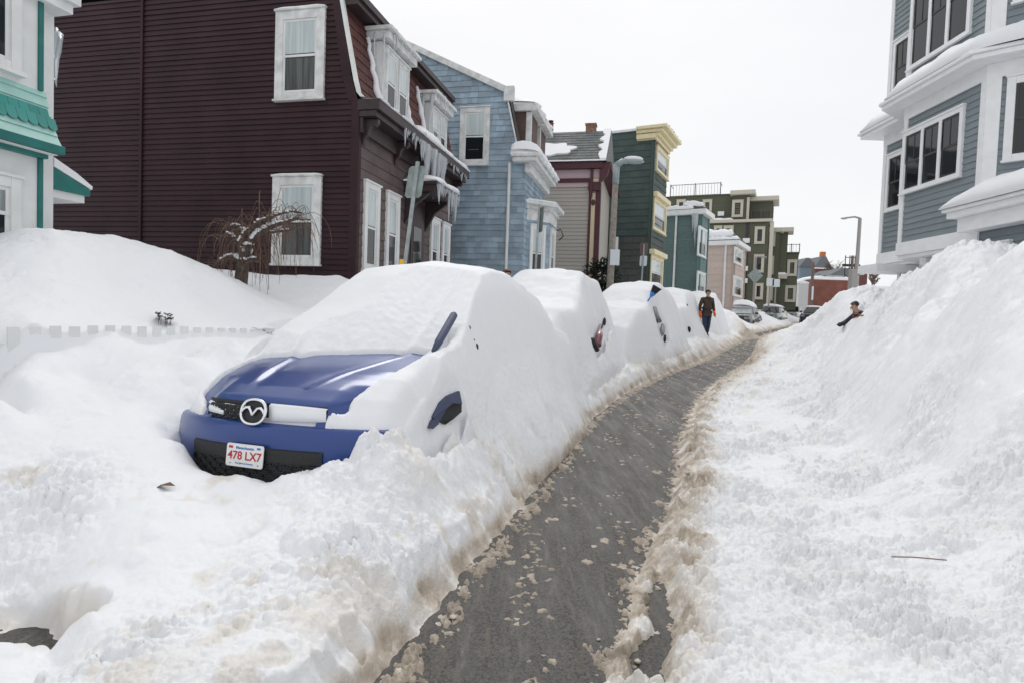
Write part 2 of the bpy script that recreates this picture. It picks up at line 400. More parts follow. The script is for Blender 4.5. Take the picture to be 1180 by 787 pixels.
def clods(x, y, cell, prob, seed):
    """rounded lumps: domes on jittered points, 0..1"""
    wx = x + cell*.25*perlin(x/cell*.9, y/cell*.9 + seed); wy = y + cell*.25*perlin(x/cell*.9 + 50, y/cell*.9)
    xi = np.floor(wx/cell).astype(np.int64); yi = np.floor(wy/cell).astype(np.int64); out = np.zeros(np.shape(x))
    for i in (-1, 0, 1):
        for j in (-1, 0, 1):
            h = _perm[(_perm[(xi + i + 977*seed) & 4095] + yi + j) & 4095]
            px = (xi + i + .5 + .42*_gx[h])*cell; py = (yi + j + .5 + .42*_gy[h])*cell
            rad = cell*(.36 + .34*((h*37 % 101)/101.)); on = ((h*53 % 997)/997.) < prob
            d2 = ((wx - px)**2 + (wy - py)**2)/(rad*rad)
            out = np.maximum(out, np.where(on, np.sqrt(np.maximum(0, 1 - d2))*rad/cell*1.5, 0))
    return out
_fa, _fb = P(-60, 378, 4.55), P(312, 374, 7.62); _fd = Vector((_fb.x - _fa.x, _fb.y - _fa.y)).normalized(); FEN = (_fa.x, _fa.y, _fd.x, _fd.y)
def roughness(x, y):
    t = tlat(x, y)
    lane = sstep(.7, 1.0, t)*(1 - sstep(3.2, 4.2, t)*.62)
    left = sstep(-1.9, -.5, t)*(t < .3)
    frontl = sstep(4.4, 3.4, y)*sstep(-1.2, -2.4, t)*.75
    pile = sstep(8.6, 9.4, y)*sstep(3.6, 4.3, t)*(y < 24)
    yard = .3*sstep(-4.9, -5.5, t)*(y < 9)
    r = np.maximum.reduce([lane, left*.9, frontl, pile, yard, .12 + 0*t])
    return r*(.55 + .45*sstep(-.25, .25, fbm(x*.9 + 3, y*.9, 2)))
def terrain(x, y, detail=True):
    """returns height, dirt, rough"""
    t = tlat(x, y); g = G(y)
    keep = np.maximum(sstep(-.12, -.42, t), sstep(1.15, 1.5, t))
    edgy = np.exp(-((t + .15)/.35)**2)
    z = base_z(x, y, edgy*(.06*perlin(x*5, y*5) + .05*(clods(x, y, .16, .7, 11) - .3) + .025*perlin(x*17, y*17))) + residual(x, y)*keep
    fu = (x - FEN[0])*FEN[2] + (y - FEN[1])*FEN[3]; fq = (x - FEN[0])*FEN[3] - (y - FEN[1])*FEN[2]      # along and in front of the picket fence
    z = z - np.interp(fu, [-1, 0, .55, .8, 1.2, 1.5, 3.6, 4.2, 5.0], [.3, .3, .26, .12, .03, .08, .12, .16, 0])*np.exp(-np.maximum(fq, 0)/.45)*sstep(.03, .08, fq)
    w_ = wid(y) - .85; tr = t - w_                   # measured from the right edge
    # wavering strip edges
    wob = .07*perlin(y*1.1, y*0 + 3) + .05*perlin(y*3.1, x*0 + 8)
    rgh = roughness(x, y)
    away = np.minimum(1, .25 + 1.3*keep)
    n = .05*fbm(x*.8, y*.8, 3)*away
    n = n + rgh*(.075*(billow(x*2.1, y*2.1, 2) - .264) + .055*(billow(x*6.5 + 5, y*6.5, 2) - .264) + .022*(billow(x*15, y*15, 2) - .264) + .010*(billow(x*37, y*37, 2) - .264))
    n = n + (1 - rgh)*(.012*fbm(x*5, y*3.4, 4))
    # crumbled clods of several sizes
    lane = sstep(.2, .7, rgh)
    patchy = .35 + .65*sstep(-.2, .3, fbm(x*1.7 + 60, y*1.7, 3))
    n = n + lane*patchy*(.055*clods(x, y, .13, .40, 1) + .044*clods(x, y, .060, .70, 2) + .022*clods(x, y, .030, .75, 3)) + .07*clods(x, y, .42, .40, 7)*sstep(.15, .5, rgh)*sstep(.2, .5, np.abs(t - 1.2) - 1.3) + .055*clods(x, y, .085, .8, 12)*np.exp(-((tr - 1.0)/.22)**2) + .03*clods(x, y, .04, .8, 13)*np.exp(-((tr - 1.0)/.3)**2)
    n = n + (1 - lane)*.012*clods(x, y, .09, .10, 4)*sstep(12, 8, y)
    bank = sstep(3.3, 4.2, t)*(y < 24); n = n + bank*(.045*clods(x, y, .26, .5, 14) + .06*fbm(x*1.7, y*1.7, 3) + .008*clods(x, y, .1, .5, 15))
    z = z + n*np.clip(sstep(0, -.25, t) + sstep(.75, 1.0, tr), .0, 1)
    # bare strip of asphalt, with slush left on it
    tt = t + wob
    tq = tt - w_; strip = sstep(-.03, .05, tt)*(1 - sstep(.74, .90, tq))
    sl1 = fbm(x*9 + 4*y, y*2.1, 4)*1.0 + .9*billow(x*26, y*21, 2) - .25
    edge = np.exp(-((tt - .08)/.10)**2)*.62 + np.exp(-((tq - .80)/.12)**2)*.55 + np.exp(-((tt - .30)/.05)**2)*.12*sstep(9, 4, y)
    far = sstep(9, 20, y)*.35
    cs = clods(x, y, .075, .85, 5) + .6*clods(x, y, .034, .85, 6)
    bx = x + .03*perlin(x*30, y*30); by = y + .03*perlin(x*30 + 9, y*30); bits = clods(bx, by, .034, .16, 8)*sstep(.05, .35, fbm(x*3, y*1.2, 3)) + clods(bx, by, .06, .06, 9)*sstep(.0, .3, fbm(x*2.2 + 20, y*.8, 3))
    zs = np.maximum(g - .004 + .016*bits - .012*(bits <= .02), g - .030 + .050*np.clip(sl1*.8 + edge + far - .34, -.3, 1.0) + .030*cs*sstep(.05, .35, sl1*.5 + edge + far - .22))
    z = z*(1 - strip) + zs*strip
    z = np.where(tq > 1.05, np.maximum(z, g + .012 + .05*sstep(1.05, 1.3, tq) + .04*(billow(x*5, y*5, 2) - .1)*sstep(1.05, 1.3, tq)), z)
    # second bare wedge right of the strip, close to the camera, with a slush ridge between
    wedge = sstep(.80, .88, tq)*(1 - sstep(1.0, 1.16, tq + .09*(y - 3.0)))*sstep(4.1, 3.6, y)*sstep(2.45, 2.6, y + .25*perlin(x*5, y*5))
    rid = np.exp(-((tq - .87 - .03*perlin(y*4, y*0))/.045)**2) + .8*np.exp(-((tq - (1.28 - .115*y) + .1)/.035)**2)
    zw = g - .03 + .055*np.clip(fbm(x*8, y*5, 3) + billow(x*20, y*20, 2) - .42 + 1.0*rid, -.3, 1.2) + .030*cs*sstep(.1, .5, rid)
    z = z*(1 - wedge) + zw*wedge
    # scraped patches at the lane's left edge further up, and the bare corner at the lower left
    pat = sstep(.26, .44, fbm(x*2.3 + 9, y*1.1, 3))*sstep(.85, .95, tq)*(1 - sstep(1.3, 1.7, tq))*sstep(16, 5, y)*sstep(4.2, 5, y)
    z = z*(1 - pat) + (g - .01 + .05*billow(x*18, y*18, 2))*pat
    cx = (x + 2.20)/.31; cy = (y - 2.77 + .18*(x + 2.2))/.145
    bare = sstep(1.35, .6, np.hypot(cx, cy) + .5*perlin(x*5, y*5) + .25*perlin(x*16, y*16))
    z = z*(1 - bare) + (g - .02)*bare
    # inside the blue car: hollow
    lx, ly = to_car(x, y, BLUE_F, BLUE_N, BLUE_D)
    yb = .30*np.abs(np.clip(lx/.93, -1.2, 1.2))**2.4
    ins = np.where(ly < 1.5, sstep(1.16, .98, lx)*sstep(-.97, -.84, lx), sstep(.97, .84, np.abs(lx)))*sstep(yb + .05, yb + .18, ly)*sstep(4.9, 4.6, ly)
    z = z*(1 - ins) + np.minimum(z, .42)*ins
    # dirt
    pn = fbm(x*1.3, y*1.3, 4); pn2 = fbm(x*4.1 + 7, y*4.1, 3)
    hz = z - g; d = (.55 + .5*pn2)*sstep(.17, .04, hz + .07*pn)*sstep(-.40, -.2, tt)*(tt < .4) + .26*sstep(-.9, -.2, tt)*(tt < .1)*sstep(-.1, .5, pn)
    dr = (1.0 - sstep(.95, 1.32, tq + .3*pn + .12*pn2))*(tt > .4)
    d = np.maximum(d, dr*(.60 + .75*pn2)); d = np.maximum(d, (.84 + .3*pn2)*strip)
    d = np.maximum(d, .26*sstep(-1.5, -.4, tt)*(tt < .1)*sstep(.75, .45, hz)*sstep(.0, .35, fbm(x*6, y*6, 3) + .6*pn))
    rut = np.exp(-((t - 2.35 - .25*perlin(y*.4, y*0))/.22)**2)*sstep(7.5, 9.5, y)*sstep(19, 14, y)*sstep(-.3, .2, pn); z = z - .06*rut; d = np.maximum(d, .3*rut*(.6 + pn2))
    d = np.maximum(d, .10*(1 - sstep(1.2, 2.6, tt))*(tt > .5)*sstep(-.35, .3, pn + .5*pn2))
    d = np.maximum(d, (.02 + .07*sstep(-.05, .45, pn2 + .6*pn))*sstep(.6, .9, tt)*(1 - sstep(3.2, 3.8, tt)))
    dfar = sstep(9, 17, y)*sstep(-.5, .05, tt)*(1 - sstep(1.0, 1.7, tq))*(.6 + .8*pn)*sstep(80, 30, y)
    d = np.maximum(d, dfar)
    d = np.maximum(d, .36*sstep(.36, .6, fbm(x*2.2 + 40, y*2.2, 4))*sstep(-2.6, -1.2, t)*(t < 0)*(y < 5.2))
    d = np.maximum(d, .24*sstep(.38, .6, fbm(x*2.9 + 80, y*2.9, 4))*sstep(4.8, 4.2, y)*(t < -1.0))
    d = np.maximum(d, .25*sstep(1.5, 1.0, np.hypot(cx, cy) + .4*pn2))
    return z, np.clip(d, 0, 1), rgh

NS = 1180
ss = np.linspace(-1.22, 1.22, NS)
ys = [1.05]
while ys[-1] < 110:
    y_ = ys[-1]; ys.append(y_ + min(.0008*y_*y_ + .003, (.0042 if y_ < 3.5 or y_ > 14 else .0030)*y_ if y_ < 30 else .012*y_))
ys = np.array(ys)
SX, SY = np.meshgrid(ss, ys)
TX = SX*SY; TY = SY
TZ, TD, TR = terrain(TX, TY)
# mound of one completely buried car and the piled lane edge further up
def mound(cx, cy, a, b, h): return h*np.exp(-(((TX - cx)/a)**2 + ((TY - cy)/b)**2)**2)
c_, n_, d_, a_ = car_frame(33.0)
TZ = TZ + mound(c_.x, 33.0, 1.4, 2.2, .75)
snow = grid_mesh('snow_ground', TX, TY, TZ, SNOW, attrs={'dirt': TD, 'rough': TR})
tag(snow, 'deep ploughed snow covering street edges, pavements and yards', 'snow', kind='structure')
# asphalt of the street, as one ribbon under the snow
ry = np.concatenate([np.arange(-6, 12, .25), np.arange(12, 110, 1.0)]); rt = np.array([-4.2, -2, 0, .5, 1, 2.5, 5.2])
RY, RT_ = np.meshgrid(ry, rt, indexing='ij'); sl_ = slope(RY); kk = np.sqrt(1 + sl_*sl_)
road = grid_mesh('road', xe(RY) + RT_*kk, RY, G(RY), asphalt_mat())
tag(road, 'wet grey asphalt showing in one narrow cleared strip', 'road', kind='structure')
g_ = MB(); g_.add([(-700, -60, -.6), (700, -60, -.6), (700, 1500, 2.2), (-700, 1500, 2.2)], [(0, 1, 2, 3)])
gr = g_.build('ground', SNOW); tag(gr, 'snow covered ground running out to the horizon', 'ground', kind='structure')
def ground_z(x, y): return float(terrain(np.array([[x]], float), np.array([[y]], float))[0][0, 0])
# ================================================================== HOUSES
class House:
    """left side: local X runs away along the street, Y into the house; right side: Y towards the street"""
    def __init__(s, name, label, cat, px, depth, yaw, side='L', group=None, drop=.4, into=0.0):
        p = P(px, 370, depth)
        a = R(yaw); s.X = Vector((math.sin(a), math.cos(a), 0)); s.L = Vector((-math.cos(a), math.sin(a), 0))
        s.zb = float(G(depth)) - drop
        s.o = Vector((p.x, p.y, s.zb)); s.side = side
        s.root = empty(name, s.o, math.pi/2 - a, label, cat, group) if name else None
        s.inn = 1 if side == 'L' else -1
    def loc(s, w):
        d = w - s.o; return d.dot(s.X), d.dot(s.L)*s.inn, d.z
    def fpx(s, px, py, n=0.0):
        o = s.o - s.L*s.inn*n
        u, v, z = s.loc(hit(px, py, o, s.L)); return u, z
    def spx(s, px, py, u=0.0):
        a, v, z = s.loc(hit(px, py, s.o + s.X*u, s.X)); return v, z
    def front(s, n0=0.0):      # (u, n, z), n towards the street
        return lambda u, n, z: (u, -(n + n0)*s.inn, z)
    def sidep(s, u0=0.0):      # (v, n, z), v into the house, n towards the camera
        return lambda v, n, z: (u0 - n, v*s.inn, z)
    def frect(s, x0, y0, x1, y1, n=0.0):
        a = s.fpx(x0, y0, n); b = s.fpx(x1, y1, n); return min(a[0], b[0]), max(a[0], b[0]), b[1], a[1]
    def srect(s, x0, y0, x1, y1, u=0.0):
        a = s.spx(x0, y0, u); b = s.spx(x1, y1, u); return min(a[0], b[0]), max(a[0], b[0]), b[1], a[1]
def drape_mat(name, c0, c1):  # upright streaks paint the light and shade of cloth folds onto flat quads
    m = mat(name, c0, .3, spec=.5, coat=.6); t = m.node_tree; b = t.nodes['Principled BSDF']; tc = t.nodes.new('ShaderNodeTexCoord'); mp = t.nodes.new('ShaderNodeMapping'); mp.inputs['Scale'].default_value = (14, 14, .6)
    n = t.nodes.new('ShaderNodeTexNoise'); n.inputs['Scale'].default_value = 1.2; n.inputs['Detail'].default_value = 4; cr = t.nodes.new('ShaderNodeValToRGB'); cr.color_ramp.elements[0].position = .35; cr.color_ramp.elements[1].position = .7
    cr.color_ramp.elements[0].color = (*c0, 1); cr.color_ramp.elements[1].color = (*c1, 1); t.links.new(tc.outputs['Object'], mp.inputs[0]); t.links.new(mp.outputs[0], n.inputs['Vector']); t.links.new(n.outputs['Fac'], cr.inputs[0]); t.links.new(cr.outputs[0], b.inputs['Base Color'])
drape_mat('drape', (.012, .015, .017), (.10, .12, .12))
drape_mat('blind', (.40, .47, .48), (.58, .64, .65)); drape_mat('curtain', (.16, .18, .19), (.42, .46, .47))
def clap(mb, pl, lim, z0, z1, ex=.12, lip=.02, m=0, tv=.05, joints=0):
    z = z0
    while z < z1 - 1e-4:
        zt = min(z + ex, z1); a, b = lim(z + .001); a2, b2 = lim(zt - .001)
        if b - a > .02 and b2 - a2 > .0:
            cuts = [0, 1]
            if joints: cuts = sorted([0, 1] + [random.random() for _ in range(int((b - a)*joints))])
            for c0, c1 in zip(cuts[:-1], cuts[1:]):
                t = 1 + random.uniform(-tv, tv); l = lip + random.uniform(-.002, .002)
                A = a + (b - a)*c0 + (.002 if c0 else 0); B = a + (b - a)*c1 - (.002 if c1 < 1 else 0); A2 = a2 + (b2 - a2)*c0; B2 = a2 + (b2 - a2)*c1
                mb.add([pl(A, l, z), pl(B, l, z), pl(B2, .004, zt), pl(A2, .004, zt), pl(A, 0, z), pl(B, 0, z)],
                       [(0, 1, 2, 3), (4, 5, 1, 0), (4, 0, 3), (5, 2, 1)], m, t)
        z = zt
def shingle(mb, pl, lim, z0, z1, row=.16, w=(.10, .26), lip=.02, m=0, tv=.14, gap=.004):
    z = z0
    while z < z1 - 1e-4:
        zt = min(z + row, z1); a, b = lim(z + .001); a2, b2 = lim(zt - .001); a = max(a, a2); b = min(b, b2)
        u = a - random.uniform(0, w[0])
        while u < b:
            ww = random.uniform(*w); A = max(u, a); B = min(u + ww - gap, b); u += ww
            if B - A < .015: continue
            l = lip + random.uniform(-.004, .006); dz = random.uniform(-.006, .006)
            mb.add([pl(A, l, z + dz), pl(B, l, z + dz), pl(B, .003, zt + .004), pl(A, .003, zt + .004), pl(A, 0, z + dz), pl(B, 0, z + dz)],
                   [(0, 1, 2, 3), (4, 5, 1, 0), (4, 0, 3), (5, 2, 1)], m, 1 + random.uniform(-tv, tv))
        z = zt
def const(a, b): return lambda z: (a, b)
WCOUNT = [0]
def window(parent, pl, rect, cw=.14, trim='white_trim', sashm='white_trim', upper='blind', lower=None, snowtop=0, panes=1, sill=.05, muntins=0, depth=.07, split=.5, label=None):
    u0, u1, z0, z1 = rect; mb = MB(); WCOUNT[0] += 1
    a, b, c, d = u0 + cw, u1 - cw, z0 + cw*.8, z1 - cw
    mb.obox(pl, u0, a, 0, depth, z0, z1, 0); mb.obox(pl, b, u1, 0, depth, z0, z1, 0)
    mb.obox(pl, a + .001, b - .001, 0, depth - .003, d, z1 - .002, 0); mb.obox(pl, a + .001, b - .001, 0, depth - .003, z0, c, 0)
    mb.obox(pl, u0 - sill*.5, u1 + sill*.5, 0, depth + sill, z0 - sill, z0 + .002, 0)
    mb.obox(pl, u0 - .02, u1 + .02, 0, depth + .03, z1 - .001, z1 + .035, 0)
    o = mb.build('window', [trim], parent, bevel=.006 if cw > .1 else 0)
    if label: o['label'] = label
    mb = MB(); gl = MB(); bl = MB(); s = min(.045, (b - a)*.1)
    W = (b - a)/panes; zm = c + (d - c)*split
    for k in range(panes):
        p0 = a + W*k; p1 = p0 + W; e = .0 if k == 0 else .0
        for (q0, q1, nn) in ((c, zm + s*.5, .034), (zm - s*.5, d, .044)):
            mb.obox(pl, p0, p0 + s, .02, nn, q0, q1); mb.obox(pl, p1 - s, p1, .02, nn, q0, q1)
            mb.obox(pl, p0 + s + .001, p1 - s - .001, .02, nn - .002, q0 + .001, q0 + s); mb.obox(pl, p0 + s + .001, p1 - s - .001, .02, nn - .002, q1 - s, q1 - .001)
        if muntins: mb.obox(pl, (p0 + p1)/2 - .01, (p0 + p1)/2 + .01, .024, .040, zm, d)
        if k and panes > 1: mm_ = MB(); mm_.obox(pl, p0 - .045, p0 + .045, .02, depth - .008, c + .001, d - .001); mm_.build('mullion', [trim], o)
        g = s*.6
        gl.add([pl(p0 + g, .026, c + g), pl(p1 - g, .026, c + g), pl(p1 - g, .028, zm), pl(p0 + g, .028, zm)], [(0, 1, 2, 3)])
        q = pl(p0 + g, .028, zm); 
        gl.add([pl(p0 + g, .030, zm + .002), pl(p1 - g, .030, zm + .002), pl(p1 - g, .033, d - g), pl(p0 + g, .033, d - g)], [(0, 1, 2, 3)])
        if upper: 
            zl = zm + s if upper == 'blind' else zm + s*.5
            bl.add([pl(p0 + g, .0345, zl), pl(p1 - g, .0345, zl), pl(p1 - g, .0365, d - g), pl(p0 + g, .0365, d - g)], [(0, 1, 2, 3)])
        if lower: bl.add([pl(p0 + g, .0290, c + g), pl(p1 - g, .0290, c + g), pl(p1 - g, .0305, zm - s), pl(p0 + g, .0305, zm - s)], [(0, 1, 2, 3)])
    mb.build('sash', [sashm], o); gl.build('pane', ['glass'], o)
    if upper or lower:
        co_ = bl.build('curtain', [upper or lower] + ([lower] if upper and lower else []), o)
        if upper and lower:
            for i_, p_ in enumerate(co_.data.polygons): p_.material_index = i_ % 2
    if snowtop:
        sm = MB(); p = Vector(pl(u0 - .01, depth*.2, z1 + .03)); q = Vector(pl(u1 + .01, depth*.2, z1 + .03)); sd_ = Vector(pl(u0, 1, z1)) - Vector(pl(u0, 0, z1))
        snow_ridge(sm, [p, q], sd_, depth + .02, snowtop, seed=WCOUNT[0]); sm.build('snow', [SNOW], o, smooth=True)
    return o
ICE = []
for k in range(5):
    ib = MB(); L = 1.0; r = random.Random(k)
    pts = [(r.uniform(-.01, .01)*i/6, r.uniform(-.01, .01)*i/6, -L*i/6) for i in range(7)]
    ib.tube(pts, [.06, .05, .042, .034, .024, .014, .003], 6)
    me_o = ib.build('icicle', ['icicle'], None, smooth=True); ICE.append(me_o.data); bpy.data.objects.remove(me_o)
def icicles(parent, pts, lens, jit=.03, thick=1.0):
    for p, l in zip(pts, lens):
        o = bpy.data.objects.new('icicle', random.choice(ICE)); COL.objects.link(o); o.parent = parent
        o.location = Vector(p) + Vector((random.uniform(-jit, jit), random.uniform(-jit, jit), 0.01))
        t = thick*random.uniform(.6, 1.25)*(.5 + l*.8); o.scale = (t, t, l); o.rotation_euler = (0, 0, random.uniform(0, 6))
def along(a, b, n): a = Vector(a); b = Vector(b); return [a + (b - a)*((i + .5)/n) for i in range(n)]
def ledge_snow(parent, pl, u0, u1, n0, n1, z, h, seed=0, name='roof_snow', rag=.25, step=.08):
    mb = MB(); s = Vector(pl(u0, 1, z)) - Vector(pl(u0, 0, z))
    snow_ridge(mb, [pl(u0, n0, z), pl(u1, n0, z)], s, n1 - n0, h, seed=seed, step=step, rag=rag)
    return mb.build(name, [SNOW], parent, smooth=True)
def tint_mat(n, c, r=.6, **k): return mat(n, c, r, tint=True, **k)

# ------------------------------------------------------------------ dark maroon house
tint_mat('maroon_siding', (.031, .0120, .0160), .60, spec=.3, var=.22, vscale=1.3, bump=.12)
tint_mat('brown_shingle', (.105, .075, .073), .65, var=.16, vscale=3, bump=.3)
tint_mat('red_slate', (.085, .025, .021), .7, var=.25, vscale=5, bump=.4)
mat('dark_trim', (.034, .021, .023), .5, var=.2)
mat('roof_felt', (.06, .055, .055), .8, var=.2)
A = House('clapboard_house', 'dark maroon clapboard house with white framed windows and icicles along its eave', 'house', 407, 12, 13)
r = A.root; fr = A.front(); sp = A.sidep()
AL, AD = 5.75, 10.0
def a_lim(z):
    return (0.0 if z < 5.9 else .03 + .45*((z - 5.9)/2.0)**.85, AD)
mb = MB(); clap(mb, sp, a_lim, -.3, 8.3, .108, .024, 0, .07)
mb.add([sp(0, -.012, -.3), sp(AD, -.012, -.3), sp(AD, -.012, 8.3), sp(.55, -.012, 8.3), sp(.03, -.012, 5.9), sp(0, -.012, 5.9)], [(0, 1, 2, 3, 4, 5)])
mb.build('side_wall', ['maroon_siding'], r, tint=True)
mb = MB(); shingle(mb, fr, const(.1, AL), -.3, 5.6, .215, (.5, 1.1), .022, 0, .12)
mb.add([fr(0, -.012, -.3), fr(AL, -.012, -.3), fr(AL, -.012, 5.9), fr(0, -.012, 5.9)], [(0, 1, 2, 3)])
mb.build('front_wall', ['brown_shingle'], r, tint=True)
mb = MB(); mb.add([(AL, 0, -.3), (AL, AD, -.3), (AL, AD, 8.3), (AL, .5, 8.3), (AL, 0, 5.9), (0, AD, -.3), (0, AD, 8.3)], [(0, 1, 2, 3, 4), (1, 5, 6, 2)])
mb.build('rear_wall', ['dark_trim'], r)
mb = MB(); mb.obox(fr, -.015, .10, 0, .035, -.3, 5.55); mb.obox(sp, -.03, .13, 0, .034, -.3, 5.9)
q = [(.05, 5.9), (.2, 6.4), (.32, 7.1), (.46, 7.9), (.54, 8.3)]
for (v0, z0), (v1, z1) in zip(q[:-1], q[1:]):
    mb.hexa([sp(v0 - .05, 0, z0), sp(v0 + .15, 0, z0), sp(v0 + .15, .032, z0), sp(v0 - .05, .032, z0), sp(v1 - .05, 0, z1), sp(v1 + .15, 0, z1), sp(v1 + .15, .032, z1), sp(v1 - .05, .032, z1)])
mb.build('corner_board', ['maroon_siding'], r, bevel=.006)
mb = MB(); mb.obox(sp, 5.0, 5.06, .02, .05, -.3, 8.3); mb.build('seam_strip', ['maroon_siding'], r)
mb = MB()        # white rake edge of the mansard
q = [(-.13, 5.97), (-.05, 6.06), (.02, 6.3), (.12, 6.75), (.25, 7.35), (.36, 7.88), (.45, 8.3)]
for (v0, z0), (v1, z1) in zip(q[:-1], q[1:]):
    mb.hexa([sp(v0, -.02, z0), sp(v0 + .07, -.02, z0), sp(v0 + .07, .06, z0), sp(v0, .06, z0), sp(v1, -.02, z1), sp(v1 + .07, -.02, z1), sp(v1 + .07, .06, z1), sp(v1, .06, z1)])
mb.build('rake_board', ['white_trim'], r)
mb = MB()        # mansard front, slates laid on the slope
zz = np.linspace(5.95, 7.8, 11)
def mans(u, n, z): v = float(np.interp(z, [5.95, 6.06, 6.3, 6.75, 7.35, 7.88], [-.12, -.03, .04, .14, .27, .38])); return fr(u, n - v, z)
shingle(mb, mans, const(.02, AL), 5.96, 7.82, .21, (.2, .24), .02, 0, .2)
mb.add([mans(u, -.005, z) for z in zz for u in (0.0, AL)], [(2*i, 2*i + 1, 2*i + 3, 2*i + 2) for i in range(10)])
mb.build('mansard_roof', ['red_slate'], r, tint=True)
mb = MB(); mb.obox(fr, .02, AL + .05, -.5, -.08, 7.78, 7.88); mb.obox(fr, 0, AL + .05, -.6, -.02, 7.89, 8.02); mb.add([(0, .3, 8.3), (AL, .3, 8.3), (AL, AD, 8.5), (0, AD, 8.5)], [(0, 1, 2, 3)]); mb.obox(fr, .03, AL, -.5, -.3, 8.02, 8.3)
mb.build('upper_cornice', ['dark_trim'], r)
mb = MB(); mb.obox(fr, -.04, AL + .1, 0, .46, 5.72, 5.93); mb.obox(fr, -.02, AL + .08, 0, .38, 5.60, 5.715); mb.obox(fr, .0, AL + .05, 0, .10, 5.3, 5.595)
cor = mb.build('eave_cornice', ['dark_trim'], r, bevel=.01)
for u in (.12, 1.65, 3.95, 5.5):
    mb = MB(); prof = [(.02, 5.59), (.36, 5.59), (.36, 5.50), (.30, 5.44), (.24, 5.46), (.18, 5.40), (.15, 5.28), (.08, 5.2), (.06, 5.12), (.02, 5.08)]
    mb.prism([fr(u, n + .1*0, z) for n, z in prof], Vector(fr(u + .11, 0, 0)) - Vector(fr(u, 0, 0))); mb.build('bracket', ['dark_trim'], cor, bevel=.008)
ledge_snow(r, fr, .0, .95, .05, .5, 5.92, .10, 3); ledge_snow(r, fr, .95, 2.35, .1, .5, 5.92, .08, 4); ledge_snow(r, fr, 2.3, 3.75, .0, .52, 5.92, .3, 5); ledge_snow(r, fr, 3.7, AL + .08, .05, .5, 5.92, .16, 6)
ln = lambda n, lo, hi: [lo + (hi - lo)*random.random()**2 for _ in range(n)]
icicles(r, along(fr(1.2, .46, 5.74), fr(2.2, .46, 5.74), 9), ln(9, .1, .5)); icicles(r, along(fr(2.2, .46, 5.74), fr(3.9, .46, 5.74), 24), ln(24, .25, 1.25), thick=1.1); icicles(r, along(fr(3.9, .46, 5.74), fr(5.7, .46, 5.74), 9), ln(9, .08, .3))
for rc, sn in (((.73, 1.82, 5.99, 7.72), .05), ((.73, 1.82, 2.72, 4.46), .035)):
    window(r, sp, rc, .17, 'old_white', upper='blind', lower='drape', snowtop=sn, sill=.04)
for rc in ((.27, .95, 2.66, 4.43), (1.3, 1.98, 2.66, 4.43), (4.0, 4.66, 2.66, 4.33), (4.88, 5.5, 2.66, 4.33)):
    window(r, fr, rc, .12, 'white_trim', upper='blind')
for (u0, u1, zt) in ((.97, 2.31, 7.5), (3.73, 4.96, 7.2)):          # dormers
    mb = MB(); mb.box(u0, u1, -.03, 1.2, 5.93, zt - .02)
    d = mb.build('dormer', ['white_trim'], r)
    mb = MB(); mb.obox(fr, u0 - .1, u1 + .1, -1.1, .20, zt, zt + .16); mb.obox(fr, u0 - .16, u1 + .16, -1.1, .28, zt + .161, zt + .24)
    mb.build('dormer_cornice', ['old_white'], d, bevel=.012)
    mid = (u0 + u1)/2
    for q0, q1 in ((u0 + .07, mid - .02), (mid + .02, u1 - .07)):
        window(r, A.front(.03), (q0, q1, 6.02, zt - .12), .07, 'old_white', upper='blind', sill=.02, depth=.06)
    ledge_snow(d, fr, u0 - .14, u1 + .14, -.9, .24, zt + .235, .045, seed=u0)
    icicles(r, along(fr(u0, .24, zt + .17), fr(u1, .24, zt + .17), 7), ln(7, .1, .55), thick=.5)
    icicles(r, [fr(u0 - .12, .1, zt + .1), fr(u0 - .12, -.1, zt + .1)], [1.1, .8], thick=.5)
for u in (.82, 2.5, 3.5):
    mb = MB(); pts = [mans(u + .05*math.sin(i*2.2), .04, z) for i, z in enumerate(np.linspace(7.5, 5.98, 12))]
    mb.tube(pts, [.03 + .035*random.random() + .004*i for i in range(12)], 6); mb.build('roof_snow', [SNOW], r, smooth=True)
mb = MB(); mb.obox(fr, 2.5, 3.5, 0, .06, 1.6, 4.5); mb.obox(fr, 2.62, 3.38, .061, .08, 1.7, 4.1)
dr_ = mb.build('door', ['dark_trim'], r)
mb = MB(); mb.obox(fr, 2.75, 3.25, .081, .088, 2.9, 3.9); mb.build('pane', ['glass'], dr_)
mb = MB(); mb.obox(fr, 2.25, 3.75, 0, .78, 4.62, 4.78); mb.obox(fr, 2.2, 3.8, 0, .84, 4.781, 4.86)
for u in (2.33, 3.6): mb.prism([fr(u, n, z) for n, z in ((.03, 4.61), (.62, 4.61), (.5, 4.5), (.28, 4.35), (.12, 4.05), (.03, 3.9))], Vector(fr(u + .09, 0, 0)) - Vector(fr(u, 0, 0)))
hd = mb.build('door_hood', ['dark_trim'], r)
ledge_snow(r, fr, 2.2, 3.8, .02, .9, 4.85, .2, 9); icicles(r, along(fr(2.25, .84, 4.8), fr(3.8, .84, 4.8), 18), ln(18, .12, .8))

